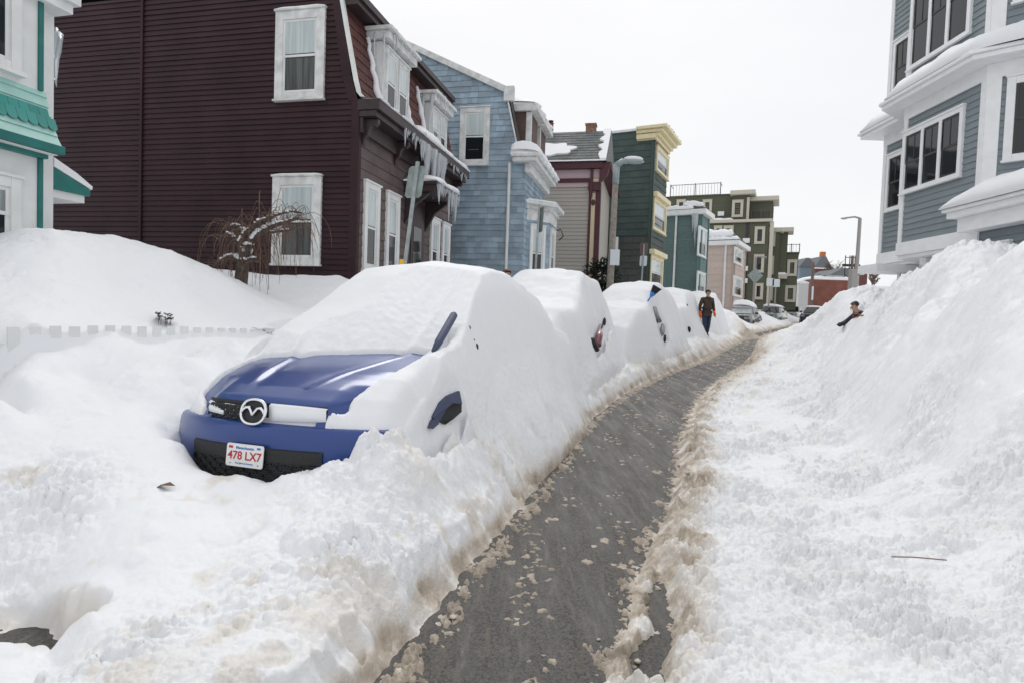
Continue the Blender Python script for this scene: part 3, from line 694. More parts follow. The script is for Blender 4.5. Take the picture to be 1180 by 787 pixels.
# ------------------------------------------------------------------ turquoise house at the left edge
mat('turquoise_dark', (.012, .155, .14), .5, var=.12); tint_mat('turquoise_pale', (.36, .60, .55), .55, var=.06); tint_mat('teal_shingle', (.02, .25, .22), .55)
T = House('bay_front_house', 'white and turquoise house with scalloped teal shingles at the left edge', 'house', 47, 7.6, 14)
r = T.root; fr = T.front(); sp = T.sidep()
Z = lambda px, py, n=0: T.fpx(px, py, n)[1]
z_wtop, z_wbot2, z_sk0, z_sk1, z_band, z_low = Z(10, 205), Z(0, 78), Z(10, 92), Z(10, 152, .24), Z(10, 161, .28), Z(10, 172, .1)
mb = MB(); mb.box(-4, 0, 0, 6, -.3, 9); clap(mb, fr, const(-4, -.06), -.3, z_low, .5, .004); clap(mb, fr, const(-4, -.06), z_sk0, 9, .5, .004)
mb.build('wall', ['white_trim'], r)
mb = MB(); clap(mb, lambda u, n, z: fr(u, n + .24*(1 - (z - z_sk1)/(z_sk0 - z_sk1))**1.5, z), const(-4, .05), z_sk1, z_sk0, .12, .02); 
mb.build('skirt', ['turquoise_pale'], r, tint=True)
mb = MB()
for rr_ in range(2):
    z = z_sk1 + (z_sk0 - z_sk1)*(.36 + .16*rr_); nf = lambda zz: .24*(1 - (zz - z_sk1)/(z_sk0 - z_sk1))**1.5 + .03 - .008*rr_
    for i in range(34):
        u = -3.95 + .12*i + (.06 if rr_ else 0)
        if u > .02: continue
        pts = [fr(u - .058, nf(z + .10), z + .10)] + [fr(u + .058*math.cos(math.pi + a), nf(z + .055*math.sin(math.pi + a)), z + .055*math.sin(math.pi + a)) for a in np.linspace(0, math.pi, 9)] + [fr(u + .058, nf(z + .10), z + .10)]
        mb.prism(pts, Vector(fr(0, .012, 0)) - Vector(fr(0, 0, 0)), 0, random.uniform(.85, 1.1))
mb.build('scallop_shingles', ['teal_shingle'], r, tint=True)
mb = MB(); mb.obox(fr, -4, .08, 0, .28, z_band, z_sk1 - .002); mb.obox(fr, -4, .01, 0, .10, z_low, z_low + .05); mb.obox(fr, -.055, 0.004, 0, .03, -.3, z_low - .001); mb.obox(fr, -.055, .004, 0, .03, z_sk0 + .001, 9)
mb.build('trim_band', ['turquoise_dark'], r, bevel=.006)
mb = MB(); mb.obox(fr, -4, .05, 0, .2, z_low + .051, z_band - .002); mb.build('moulding', ['white_trim'], r, bevel=.01)
mb = MB(); mb.box(.005, .28, .16, 6, -.3, 9); mb.box(.28, .281, .3, 6, -.3, 9); mb.build('corner_board', ['white_trim'], r, bevel=.01)
u_e = T.fpx(20, 240)[0]
window(r, fr, (u_e - 1.0, u_e, Z(10, 287), z_wtop), .12, 'white_trim', upper='curtain'); window(r, fr, (u_e - 1.0, u_e, z_wbot2, z_wbot2 + 1.7), .12, 'white_trim', upper='curtain')
zp = Z(62, 217)
mb = MB(); mb.hexa([(.285, .2, zp - .08), (.75, .2, zp - .08), (.75, 2, zp - .08), (.285, 2, zp - .08), (.285, .2, zp + .02), (.75, .2, zp + .02), (.75, 2, zp + .02), (.285, 2, zp + .02)]); 
pr_ = mb.build('side_porch_roof', ['white_trim'], r)
mb = MB(); mb.hexa([(.284, .16, zp + .021), (.80, .16, zp + .021), (.80, 2, zp + .021), (.284, 2, zp + .021), (.284, .16, zp + .30), (.80, .16, zp + .11), (.80, 2, zp + .11), (.284, 2, zp + .30)]); mb.build('roof_edge', ['turquoise_dark'], pr_)
mb = MB(); mb.prism([(.285, .15, zp + .305), (.82, .15, zp + .115), (.83, .15, zp + .16), (.6, .15, zp + .29), (.285, .15, zp + .42)], (0, 1.8, 0)); mb.build('roof_snow', [SNOW], pr_)
ze = Z(55, 8); mb = MB(); mb.box(-4, .30, -.12, 6, ze + .0, ze + .12); mb.box(-4, .36, -.18, 6, ze + .121, ze + .3); mb.build('eave_moulding', ['white_trim'], r)
icicles(r, [(.36, .2, ze + .05 - .35 + .02*k) for k in range(0)], []); icicles(r, [(.33 + .035*k, .22 + .04*k, Z(66, 26)) for k in range(5)], [.45, .6, .35, .7, .3], thick=1.5)

# ------------------------------------------------------------------ blue shingled house
tint_mat('blue_shingle', (.29, .375, .445), .75, var=.18, vscale=1.6, bump=.25)
mat('brown_panel', (.10, .06, .05), .7, var=.2)
B = House('shingled_house', 'pale blue shingled house with gambrel roof end and white cornices', 'house', 599, 19.5, 13)
r = B.root; fr = B.front(); sp = B.sidep(); BD, BL = 9.0, 3.5
def b_lim(z):
    lo = 0 if z < 6.4 else float(np.interp(z, [6.4, 6.63, 8.73], [.05, .2, .72])); 
    if z > 8.73: lo = float(np.interp(z, [8.73, 10.17, 11.4], [.72, 3.8, 6.4]))
    return lo, BD
mb = MB(); shingle(mb, sp, b_lim, 1.5, 11.2, .185, (.14, .42), .024, 0, .16)
mb.add([sp(v, -.01, z) for v, z in ((0, -.3), (BD, -.3), (BD, 11.4), (6.4, 11.4), (3.8, 10.17), (.72, 8.73), (.2, 6.63), (0, 6.4))], [tuple(range(8))])
mb.build('side_wall', ['blue_shingle'], r, tint=True)
mb = MB(); shingle(mb, fr, const(0, BL), 1.5, 6.3, .185, (.14, .42), .024, 0, .16); mb.box(0, BL, .01, BD, -.3, 6.35); mb.build('front_wall', ['blue_shingle'], r, tint=True)
mb = MB(); q = [(-.1, 6.5), (.18, 6.75), (.62, 8.68), (6.4, 11.45), (BD, 11.45)]
for (v0, z0), (v1, z1) in zip(q[:-1], q[1:]): mb.hexa([(-.12, v0, z0), (BL, v0, z0), (BL, v0 + .02, z0 + .1), (-.12, v0 + .02, z0 + .1), (-.12, v1, z1), (BL, v1, z1), (BL, v1 + .02, z1 + .1), (-.12, v1 + .02, z1 + .1)])
mb.build('roof', ['roof_felt'], r)
mb = MB(); q = [(.19, 6.63), (.70, 8.70), (3.8, 10.20), (6.4, 11.43)]
for (v0, z0), (v1, z1) in zip(q[:-1], q[1:]): mb.hexa([sp(v0, 0, z0 - .10), sp(v0, .13, z0 - .10), sp(v1, .13, z1 - .10), sp(v1, 0, z1 - .10), sp(v0, 0, z0 + .10), sp(v0, .13, z0 + .10), sp(v1, .13, z1 + .10), sp(v1, 0, z1 + .10)])
mb.obox(sp, .42, .74, 0, .18, 8.32, 8.78)
mb.build('rake_board', ['old_white'], r)
window(r, sp, (1.2, 2.2, 6.38, 8.2), .16, 'old_white', upper='blind')
mb = MB(); mb.obox(fr, -.34, BL, -.35, .42, 6.38, 6.52); mb.obox(fr, -.38, BL, -.4, .5, 6.521, 6.62); mb.obox(fr, -.1, BL, 0, .2, 6.1, 6.379); mb.build('eave_cornice', ['old_white'], r, bevel=.02)
mb = MB(); snow_ridge(mb, [fr(-.36, -.42, 6.6), fr(3.4, -.42, 6.6)], Vector(fr(0, 1, 0)) - Vector(fr(0, 0, 0)), .95, .42, seed=4); mb.build('roof_snow', [SNOW], r, smooth=True)
mb = MB(); mb.tube([sp(.5, .06, 6.4), sp(.5, .06, 3)], .05, 8); mb.build('downpipe', ['white_trim'], r)
for u0, zt in ((.55, 8.2), (2.15, 8.2)):
    mb = MB(); mb.box(u0, u0 + 1.2, .0, 1.6, 6.5, zt); d = mb.build('dormer', ['brown_panel'], r)
    mb = MB(); mb.obox(fr, u0 - .12, u0 + 1.3, -1.5, .25, zt, zt + .22); mb.obox(fr, u0 - .01, u0 + .12, 0, .03, 6.6, zt - .01); mb.obox(fr, u0 - .012, u0 - .002, -.14, .03, 6.6, zt - .02); mb.build('dormer_cornice', ['old_white'], d)
    ledge_snow(d, fr, u0 - .12, u0 + 1.3, -1.3, .24, zt + .22, .3, seed=u0)
# bay: angled side facing the camera, front, far side
b0, b1, b2, b3 = (.5, 0), (1.28, .62), (2.5, .62), (3.1, 0)
mb = MB()
def bay_pl(a, b):
    d = Vector((b[0] - a[0], b[1] - a[1])); l = d.length; d /= l
    return (lambda u, n, z: fr(a[0] + d.x*u - d.y*n, a[1] + d.y*u + d.x*n, z)), l
for a, b in ((b0, b1), (b1, b2), (b2, b3)):
    pl, l = bay_pl(a, b); shingle(mb, pl, const(0, l), 1.5, 4.75, .185, (.14, .35), .02, 0, .14); mb.add([pl(0, -.01, 0), pl(l, -.01, 0), pl(l, -.01, 5), pl(0, -.01, 5)], [(0, 1, 2, 3)])
bay = mb.build('bay', ['blue_shingle'], r, tint=True)
mb = MB()
for z0, z1, e in ((4.7, 5.05, .05), (5.051, 5.2, .12), (5.201, 5.32, .28)):
    pts = [fr(u, n, z0) for u, n in ((b0[0] - e, 0), (b1[0] - e*.6, b1[1] + e), (b2[0] + e*.6, b2[1] + e), (b3[0] + e, 0))]; mb.prism(pts, (0, 0, z1 - z0))
for k in range(9):
    pl, l = bay_pl(b0, b1); mb.obox(pl, .06 + k*.1, .11 + k*.1, .12, .17, 5.055, 5.12)
mb.build('bay_cornice', ['old_white'], bay)
mb = MB(); pts = [fr(u, n, 5.325) for u, n in ((b0[0], 0), (b1[0], b1[1] + .22), (b2[0], b2[1] + .2), (b3[0], 0))]; mb.prism(pts, (0, 0, .09)); mb.build('roof_snow', [SNOW], bay, bevel=.04)
pl, l = bay_pl(b0, b1); window(bay, pl, (.14, .80, 2.75, 4.55), .1, 'white_trim', upper='blind')
pl, l = bay_pl(b1, b2); window(bay, pl, (.15, 1.08, 2.75, 4.55), .12, 'white_trim', upper='blind')
mb = MB(); mb.tube([fr(3.0, .3, 4.6), fr(3.0, .75, 4.75), fr(3.0, .85, 4.5), fr(3.0, .7, 4.35)], .025, 6); mb.build('lamp_bracket', ['dark_trim'], r)

# ------------------------------------------------------------------ beige house with maroon trim
tint_mat('beige_siding', (.42, .39, .345), .6); mat('wine_trim', (.065, .011, .019), .5, var=.15); mat('pink_trim', (.50, .38, .40), .6); mat('cream_trim', (.62, .50, .34), .6)
tint_mat('grey_roof', (.19, .205, .20), .8, var=.2, vscale=3, col2=(.13, .145, .14)); mat('old_brick', (.24, .13, .09), .8, var=.3, vscale=9); mat('clay', (.27, .09, .07), .7, var=.2)
C_ = House('gabled_house', 'beige clapboard house with wine red trim, grey roof and chimneys', 'house', 684, 26, 13)
r = C_.root; fr = C_.front(); sp = C_.sidep(); CD, CL = 7.0, 6.0
mb = MB(); clap(mb, sp, const(.36, CD), -.3, 7.0, .16, .028, 0, .03); mb.box(0.0, CL, 0.0, CD, -.3, 7.85); mb.build('wall', ['beige_siding'], r, tint=True)
mb = MB(); mb.obox(sp, -.14, CD, .02, .3, 7.60, 7.86); mb.obox(sp, -.02, CD, .02, .12, 7.05, 7.22); mb.obox(sp, .30, .40, .0, .08, -.3, 7.04); mb.obox(sp, -.06, .12, .0, .085, -.3, 7.04); mb.obox(fr, -.05, .3, .0, .085, -.3, 7.04)
mb.prism([sp(-.02, .02, 6.95), sp(-.02, .02, 7.86), sp(-.5, .02, 7.86), sp(-.34, .02, 7.3)], Vector(sp(0, .2, 0)) - Vector(sp(0, 0, 0))); mb.obox(fr, 0, CL, 0, .5, 7.62, 7.85); mb.obox(sp, .25, .36, .121, .2, 6.4, 7.59); mb.obox(sp, -.08, .44, .086, .16, 6.7, 7.04)
mb.build('trim', ['wine_trim'], r)
mb = MB(); mb.obox(sp, .37, CD, .02, .07, 7.225, 7.595); mb.obox(sp, .41, CD, .02, .07, 6.86, 7.045); mb.obox(sp, -.02, .24, .03, .10, 7.225, 7.595); mb.build('frieze', ['pink_trim'], r)
mb = MB(); mb.obox(sp, .125, .295, .0, .07, -.3, 6.6); mb.obox(sp, .0, .24, .05, .13, 7.06, 7.2); mb.build('pilaster', ['cream_trim'], r)
mb = MB(); rose = [sp(.21 + .09*math.cos(t_), .075, 6.2 + .13*math.sin(t_)) for t_ in np.linspace(0, 6.283, 11)[:-1]]; mb.prism(rose, Vector(sp(0, .04, 0)) - Vector(sp(0, 0, 0))); mb.build('rosette', ['wine_trim'], r)
def croof(u, n, z): return (-.35 + u, z, 7.87 + n)
mb = MB()
Wd = 2.2
for k in range(12):        # courses of asphalt shingles up the near slope
    t0, t1 = k/12, (k + 1)/12
    v = -.3
    while v < CD:
        vw = random.uniform(.25, .4)
        p = lambda v_, t_, h: (-.35 + Wd*t_, v_, 7.88 + 1.9*t_ + h)
        mb.add([p(v, t0, .02), p(v + vw - .01, t0, .02), p(v + vw - .01, t1, .0), p(v, t1, .0)], [(0, 1, 2, 3)], 0, random.uniform(.85, 1.12)); v += vw
mb.add([(-.35, -.3, 7.865), (-.35, CD, 7.865), (-.35 + Wd, CD, 9.765), (-.35 + Wd, -.3, 9.765), (-.35 + 2*Wd + 2, -.3, 7.865), (-.35 + 2*Wd + 2, CD, 7.865)], [(0, 1, 2, 3), (3, 2, 5, 4), (0, 3, 4)])
mb.build('roof', ['grey_roof'], r, tint=True)
mb = MB()        # a patch of snow left on the slope, an edge of snow at the gable and along the eave
def pt_(v, t_, h): return (-.35 + Wd*t_, v, 7.88 + 1.9*t_ + h)
ring = []
for k in range(40):
    a_ = 2*math.pi*k/40; rr_ = 1 + .22*float(perlin(np.array(math.cos(a_)*2 + 3.), np.array(math.sin(a_)*2.))) + .1*math.sin(7*a_); ring.append((2.15 + .98*math.cos(a_)*rr_, .36 + .19*math.sin(a_)*rr_))
mb.prism([pt_(v, t_, .02) for v, t_ in ring], (-.02, 0, .06))
mb.build('snow_patch', [SNOW], r)
mb = MB(); ring = [(-.28, 0), (-.28, 1)] + [(.02 + .10*math.sin(k*1.7) + .05*math.sin(k*4.1), 1 - k/14) for k in range(15)]
mb.prism([pt_(v, t_, .02) for v, t_ in ring], (-.02, 0, .08)); snow_ridge(mb, [(-.30, -.3, 7.88), (-.30, CD, 7.88)], (-1, 0, 0), .1, .06, seed=5); mb.build('roof_snow', [SNOW], r)
cv, cz = C_.spx(681, 138, 2); mb = MB(); mb.box(1.8, 2.2, cv - .25, cv + .2, 9.3, 10.05); mb.box(1.77, 2.23, cv - .28, cv + .23, 10.051, 10.13); mb.build('chimney', ['old_brick'], r)
for px in (626.5, 635):
    cv, cz = C_.spx(px, 137, 2); mb = MB(); mb.tube([(2, cv, 9.2), (2, cv, 9.95), (2, cv, 10.2), (2, cv, 10.24)], [.13, .13, .12, .16], 10); o = mb.build('chimney_pot', ['clay'], r); mb = MB(); mb.tube([(2, cv, 10.24), (2, cv, 10.36)], [.09, .13], 8); mb.build('cowl', ['dark'], o)

# ------------------------------------------------------------------ houses further up the street
tint_mat('green_shingle', (.050, .080, .071), .7, var=.14, vscale=1); tint_mat('slate_shingle', (.062, .072, .066), .75, var=.12); mat('yellow_trim', (.72, .64, .41), .55, var=.05); mat('green_corner', (.04, .07, .06), .6)
D_ = House('tall_house', 'tall dark green shingled house with pale yellow cornice and window frames', 'house', 745, 32, 27)
r = D_.root; fr = D_.front(); sp = D_.sidep(); zt = D_.spx(748, 158)[1]; zs = D_.spx(720, 272)[1]; DL = D_.fpx(767, 230)[0]; DD = 8
mb = MB(); shingle(mb, sp, const(0, DD), zs, zt + .3, .34, (.55, .62), .03, 0, .13); shingle(mb, fr, const(0, DL), zs, zt, .34, (.4, .62), .03, 0, .13); mb.box(.01, DL, .01, DD, -.3, zt + .35); mb.build('wall', ['green_shingle'], r, tint=True)
mb = MB(); shingle(mb, sp, const(0, DD), -.3, zs, .34, (.55, .62), .03, 0, .12); shingle(mb, fr, const(0, DL), -.3, zs, .34, (.4, .62), .03); mb.build('lower_wall', ['slate_shingle'], r, tint=True)
mb = MB(); mb.obox(sp, -.01, .12, .02, .07, -.3, zt); mb.obox(fr, -.05, .1, .02, .07, -.3, zt); mb.build('corner_board', ['green_corner'], r)
mb = MB(); mb.obox(sp, -.1, .9, .0, .25, zt - .15, zt + .1); 
for k, e in enumerate((.15, .3, .5, .72)): mb.box(-e*.6, DL + e*.3, -e, .9, zt - .2 + .17*k, zt - .032 + .17*k)
mb.box(-.12, .9, .1, DD, zt + .38, zt + .5) if False else None
mb.build('cornice', ['yellow_trim'], r, bevel=.03)
mb = MB(); mb.box(-.1, DL, .9, DD, zt + .36, zt + .48); mb.build('roof_edge', ['white_trim'], r)
ledge_snow(r, fr, -.3, DL, -.9, .7, zt + .48, .08, 2)
for (x0, y0, x1, y1) in ((755.5, 168, 768, 209), (752, 228, 765, 272), (748.5, 294, 761, 335)):
    rc = D_.frect(x0, y0, x1, y1); window(r, fr, rc, .16, 'yellow_trim', upper='blind', depth=.12)
    if y0 > 200: mb = MB(); mb.obox(fr, rc[0] - .12, rc[1] + .12, .0, .3, rc[3] + .04, rc[3] + .3); mb.build('window_head', ['yellow_trim'], r, bevel=.03)

def block_house(name, label, px, depth, yaw, ptop, pfront, side_px, smat, cmat, wins_f, roofh=.35, snowh=.35, swins=(), trim='white_trim', ex=.2, group=None):
    H = House(name, label, 'house', px, depth, yaw); r = H.root; fr = H.front(); sp = H.sidep()
    zt = H.spx(px, ptop)[1]; Ln = H.fpx(pfront, 320)[0]; Dp = H.spx(side_px, 300)[0] + 1.5
    mb = MB(); clap(mb, sp, const(0, Dp), -.3, zt, ex, .03, 0, .05); clap(mb, fr, const(0, Ln), -.3, zt, ex, .03, 0, .05); mb.box(.01, Ln, .01, Dp, -.3, zt); mb.build('wall', [smat], r, tint=True)
    mb = MB(); mb.obox(sp, -.01, .16, .02, .08, -.3, zt); mb.obox(fr, -.06, .14, .02, .08, -.3, zt); mb.build('corner_board', [cmat], r); mb = MB(); mb.obox(fr, Ln - .14, Ln, .02, .08, -.3, zt); mb.build('corner_board', [cmat], r)
    mb = MB(); mb.box(-.3, Ln + .3, -.35, Dp, zt, zt + roofh); mb.build('eave', [trim], r, bevel=.04)
    for q in wins_f: window(r, fr, H.frect(*q), .12, trim, upper='blind', depth=.1)
    for q in swins: window(r, sp, H.srect(*q), .12, trim, upper='blind', depth=.1)
    return H, zt, Ln, Dp
tint_mat('teal_siding', (.115, .178, .178), .6, var=.08); tint_mat('pink_siding', (.53, .43, .38), .7, var=.05); mat('teal_corner', (.10, .19, .19), .6); tint_mat('olive_siding', (.088, .094, .060), .65, var=.06); mat('tan_trim', (.52, .49, .41), .6); mat('pink_corner', (.42, .33, .29), .6)
E_, zt, Ln, Dp = block_house('frame_house', 'narrow two storey teal clapboard house with snow on its roof', 803, 40, 30, 248, 813.5, 768, 'teal_siding', 'teal_corner', ((804.5, 261, 812, 298), (803, 313, 810.5, 345)))
mb = MB(); mb.hexa([(-.3, -.35, zt + .36), (Ln + .3, -.35, zt + .36), (Ln + .3, Dp, zt + .36), (-.3, Dp, zt + .36), (.4, .4, zt + .8), (Ln - .3, .4, zt + .8), (Ln - .3, Dp, zt + .5), (.4, Dp, zt + .5)]); mb.build('roof', ['roof_felt'], E_.root)
mb = MB(); snow_ridge(mb, [(-.32, .5, zt + .36), (-.32, Dp, zt + .36)], (0.99, -.1, 0), .9, .30, seed=3, step=.15, rag=.4); snow_ridge(mb, [(.0, -.1, zt + .5), (.0, 1.2, zt + .7)], (.9, 0, 0), .8, .35, seed=8, step=.15); mb.build('roof_snow', [SNOW], E_.root, smooth=True)
v_ = E_.spx(779, 270)[0]; mb = MB(); mb.tube([E_.sidep()(v_, .08, zt), E_.sidep()(v_, .08, 0)], .07, 8); mb.build('downpipe', ['white_trim'], E_.root)
icicles(E_.root, [E_.sidep()(.3, .3, zt), E_.sidep()(.45, .3, zt)], [2.2, 1.2], thick=1.2)
F_, zt, Ln, Dp = block_house('frame_house', 'pale pink two storey house with white downpipe beside the olive building', 843, 46, 31, 283, 857.5, 812, 'pink_siding', 'pink_corner', ((846, 285, 854, 307), (845, 318, 853.5, 343)), ex=.5)
mb = MB(); mb.hexa([(-.3, -.35, zt + .36), (Ln + .3, -.35, zt + .36), (Ln + .3, Dp, zt + .36), (-.3, Dp, zt + .36), (.6, .6, zt + 1.2), (Ln - .5, .6, zt + 1.2), (Ln - .5, Dp, zt + .7), (.6, Dp, zt + .7)]); mb.build('roof', ['roof_felt'], F_.root)
mb = MB(); snow_ridge(mb, [(.2, -.3, zt + .4), (.2, Dp, zt + .4)], (-1, 0, 0), .5, .35, seed=3, step=.2, rag=.5); snow_ridge(mb, [(.6, .2, zt + .7), (.6, Dp*.6, zt + .7)], (-1, 0, 0), .8, .5, seed=13, step=.2, rag=.6); mb.build('roof_snow', [SNOW], F_.root, smooth=True)
v_ = F_.spx(836, 300)[0]; mb = MB(); mb.tube([F_.sidep()(v_, .08, zt), F_.sidep()(v_, .08, 0)], .08, 8); mb.build('downpipe', ['white_trim'], F_.root)

# ------------------------------------------------------------------ olive apartment building
Gb = House('apartment_building', 'olive green apartment building with tan window frames and stepped balconies', 'apartment building', 886, 55, 24)
r = Gb.root; sp = Gb.sidep(); fr = Gb.front()
def gblock(x0, x1, ytop, u=0.0, ln=3.0, name='wing', cap=True, zb=-.3, cm='tan_trim', ov=.35, ch=.4):
    va, zt = Gb.spx(x1, ytop, u); vb, _ = Gb.spx(x0, ytop, u); pl = Gb.sidep(u)
    mb = MB(); clap(mb, pl, const(va, vb), zb, zt, .24, .03, 0, .05); pf = lambda a, n, z: (a, va - n, z); clap(mb, pf, const(u, u + ln), zb, zt, .24, .03, 0, .05); mb.box(u + .01, u + ln, va + .01, vb, zb, zt)
    o = mb.build(name, ['olive_siding'], r, tint=True)
    if cap: mb = MB(); mb.box(u - ov, u + ln, va - ov, vb + ov*.5, zt, zt + ch); mb.build('cornice', [cm], o, bevel=.05)
    return o, va, vb, zt
z2 = Gb.spx(886, 256)[1]
o1, va, vb, z_ = gblock(795, 886, 256, 0, 3.0, cap=False); 
mb = MB(); mb.box(-.3, 3, va - .3, vb, z2, z2 + .25); mb.build('cornice', ['tan_trim'], o1)
ledge_snow(r, Gb.sidep(0), va + 3, vb, -1.2, .3, z2 + .25, .3, 3, step=.3)
gblock(766, 845, 225, 1.2, 4, zb=z2, cm='olive_siding', ov=.1, ch=.12); gblock(845, 864, 225, .6, 3, zb=z2, ov=.5); gblock(864, 891, 232, 1.6, 3, zb=z2, ov=.5)
o2, va2, vb2, z3 = gblock(886, 899, 268, 2.2, 2, ov=.3); gblock(894, 908, 268, 3.2, 2, ov=.5); o4, va4, vb4, z4 = gblock(888, 920, 292, 3.6, 6, cap=True, cm='olive_siding', ov=.1, ch=.1)
mb = MB(); mb.obox(Gb.sidep(0), -.02, .3, .03, .12, -.3, z2); mb.build('corner_board', ['tan_trim'], r); mb = MB(); mb.obox(Gb.sidep(.6), *sorted((Gb.spx(863.5, 240, .6)[0], Gb.spx(860.5, 240, .6)[0])), .03, .12, z2, Gb.spx(862, 228, .6)[1]); mb.build('corner_board', ['tan_trim'], r)
GW = [(780, 231, 790, 241, 1.2), (810, 231, 820, 249, 1.2), (844, 231.5, 856, 250, .6), (870, 262, 881, 281, 0), (869, 294, 880, 314, 0), (869, 327, 879, 345, 0), (823, 261, 832, 272, 0), (834, 261, 845, 272, 0),
      (888, 264, 893, 284, 2.2), (887, 296, 891, 316, 2.2), (885.5, 327, 890, 346, 2.2), (895, 300, 905.5, 318, 3.6), (907.5, 300, 918, 318, 3.6), (905, 329.5, 916.5, 348, 3.6), (893.5, 329.5, 902, 348, 3.6)]
for x0, y0, x1, y1, u in GW: window(r, Gb.sidep(u + (.02 if u else 0)), Gb.srect(x0, y0, x1, y1, u), .24, 'tan_trim', sashm='dark_trim', upper=None, depth=.14)
mat('rail', (.10, .10, .10), .5)
def railing(u, x0, x1, y0, y1, back=1.5):
    a, zb_ = Gb.spx(x1, y1, u); b, zt_ = Gb.spx(x0, y0, u); mb = MB(); pl = Gb.sidep(u); n = int(abs(b - a)/.28) + 1
    a, b = min(a, b), max(a, b)
    mb.obox(pl, a, b, -.02, .03, zt_ - .05, zt_); mb.obox(pl, a, b, -.02, .03, zb_, zb_ + .05)
    for i in range(n + 1): q = a + (b - a)*i/n; mb.obox(pl, q - .012, q + .012, -.01, .015, zb_, zt_)
    for q in (a, (a + b)/2, b): mb.obox(pl, q - .04, q + .04, -.03, .04, zb_, zt_ + .05)
    for q in (a, b): mb.box(u, u + back, q - .02, q + .02, zt_ - .05, zt_)
    mb.build('railing', ['rail'], r)
railing(1.5, 773, 830, 214, 224.5); railing(1.3, 866, 888, 243, 252); railing(3.5, 903, 921, 282, 292)
for x, y, s_ in ((831, 247, .28), (860, 278, .3), (858, 310, .3), (857.5, 324, .3)):
    v, z = Gb.spx(x, y, 1.2 if y < 252 else 0); mb = MB(); pl = Gb.sidep(1.2 if y < 252 else 0); mb.obox(pl, v - s_, v + s_, .02, .25, z - s_*.7, z + s_*.7); mb.build('vent_box', ['white_trim'], r)
v0, z0 = Gb.spx(889, 322, 3.4); v1, _ = Gb.spx(907, 322, 3.4); mb = MB(); mb.box(2.4, 3.7, min(v0, v1), max(v0, v1), z0, z0 + .35); mb.build('entry_canopy', ['tan_trim'], r); ledge_snow(r, Gb.sidep(3.0), min(v0, v1), max(v0, v1), -.6, .6, z0 + .35, .3, 5, step=.2)
mb = MB(); v, z = Gb.spx(862, 256); mb.obox(Gb.sidep(0), v - .12, v + .12, .0, .1, 0, z2); mb.build('downpipe', ['dark_trim'], r)

# ------------------------------------------------------------------ right hand building: three storey bay
tint_mat('greyblue_siding', (.215, .255, .275), .55, var=.05, vscale=2, bump=.08); mat('crisp_white', (.85, .86, .87), .45, var=.03); mat('dark_glass', (.016, .015, .015), .05, spec=.5); mat('insect_screen', (.06, .055, .052), .6)
I_ = House('row_house', 'grey blue three storey house with white trimmed bay and snow laden ledges', 'house', 1121, 12, 0, 'R')
r = I_.root; fr = I_.front(); S = 2.46                # bay length along the street
zl, zb_, = I_.fpx(1127, 66, .45)[1], I_.fpx(1112, 282)[1]
n0, n1 = (0., 0.), (S, 0.)
def pl_of(a, b): return bay_pl2(a, b)
def bay_pl2(a, b, H=fr):
    d = Vector((b[0] - a[0], b[1] - a[1])); l = d.length; d /= l
    return (lambda u, n, z: H(a[0] + d.x*u - d.y*n, a[1] + d.y*u + d.x*n, z)), l
near = (-1.5, -1.45); far_ = (S + .55, -.8); farend = (S + 2.1, -.8)
faces = {'near': (near, n0), 'front': (n0, n1), 'far': (n1, far_), 'set': (far_, farend)}
zr = 11.2
mb = MB()
for k, (a, b) in faces.items():
    pl, l = bay_pl2(a, b); clap(mb, pl, const(0, l), zb_ + .28, zl - .28, .135, .022, 0, .04); clap(mb, pl, const(0, l), zl, zr - .2, .135, .022, 0, .04)
    mb.add([pl(0, -.02, zb_), pl(l, -.02, zb_), pl(l, -.02, zr), pl(0, -.02, zr)], [(0, 1, 2, 3)])
mb.add([fr(*farend, zb_), fr(farend[0], -6, zb_), fr(farend[0], -6, zr), fr(*farend, zr)], [(0, 1, 2, 3)])
mb.add([fr(*near, zb_), fr(near[0] - 6, near[1], zb_), fr(near[0] - 6, near[1], zr), fr(*near, zr)], [(0, 1, 2, 3)])
mb.build('wall', ['greyblue_siding'], r, tint=True)
mb = MB()       # corner boards and bands
for (a, b), e0, e1 in ((faces['near'], 0, 1), (faces['front'], 1, 1), (faces['set'], 0, 1)):
    pl, l = bay_pl2(a, b)
    if e0: mb.obox(pl, -.01, .12, .0, .045, zb_, zl - .26); mb.obox(pl, -.01, .12, .0, .045, zl, zr - .2)
    if e1: mb.obox(pl, l - (.22 if a == near else .12), l + .012, .0, .044, zb_, zl - .26); mb.obox(pl, l - (.22 if a == near else .12), l + .012, .0, .044, zl, zr - .2)
for k, (a, b) in faces.items():
    pl, l = bay_pl2(a, b); mb.obox(pl, -.03, l + .03, .0, .06, zb_ - .02, zb_ + .27); mb.obox(pl, -.02, l + .02, 0, .05, zl - .30, zl - .02); mb.obox(pl, -.02, l + .02, 0, .05, zr - .2, zr)
mb.build('corner_board', ['crisp_white'], r, bevel=.006)
def pent(z, e, h, inner=.0):
    pts = [(near[0] - .2, near[1] + e*.6), (-e*.42, e), (S + e*.42, e), (S + .55 + e*.5, -.8 + e), (farend[0] + e*.8, -.8 + e), (farend[0] + e*.8, -1.6), (near[0] - .2, -1.6)]
    return pts
mb = MB(); pts = pent(zl, .48, 0); mb.prism([fr(a, b, zl - .02) for a, b in pts], (0, 0, .10)); pts = pent(zl, .54, 0); mb.prism([fr(a, b, zl + .081) for a, b in pts], (0, 0, .07)); mb.build('ledge', ['crisp_white'], r, bevel=.012)
mb = MB(); pts = pent(zr, .5, 0); mb.prism([fr(a, b, zr + .002) for a, b in pts], (0, 0, .22)); mb.build('eave', ['crisp_white'], r, bevel=.012)
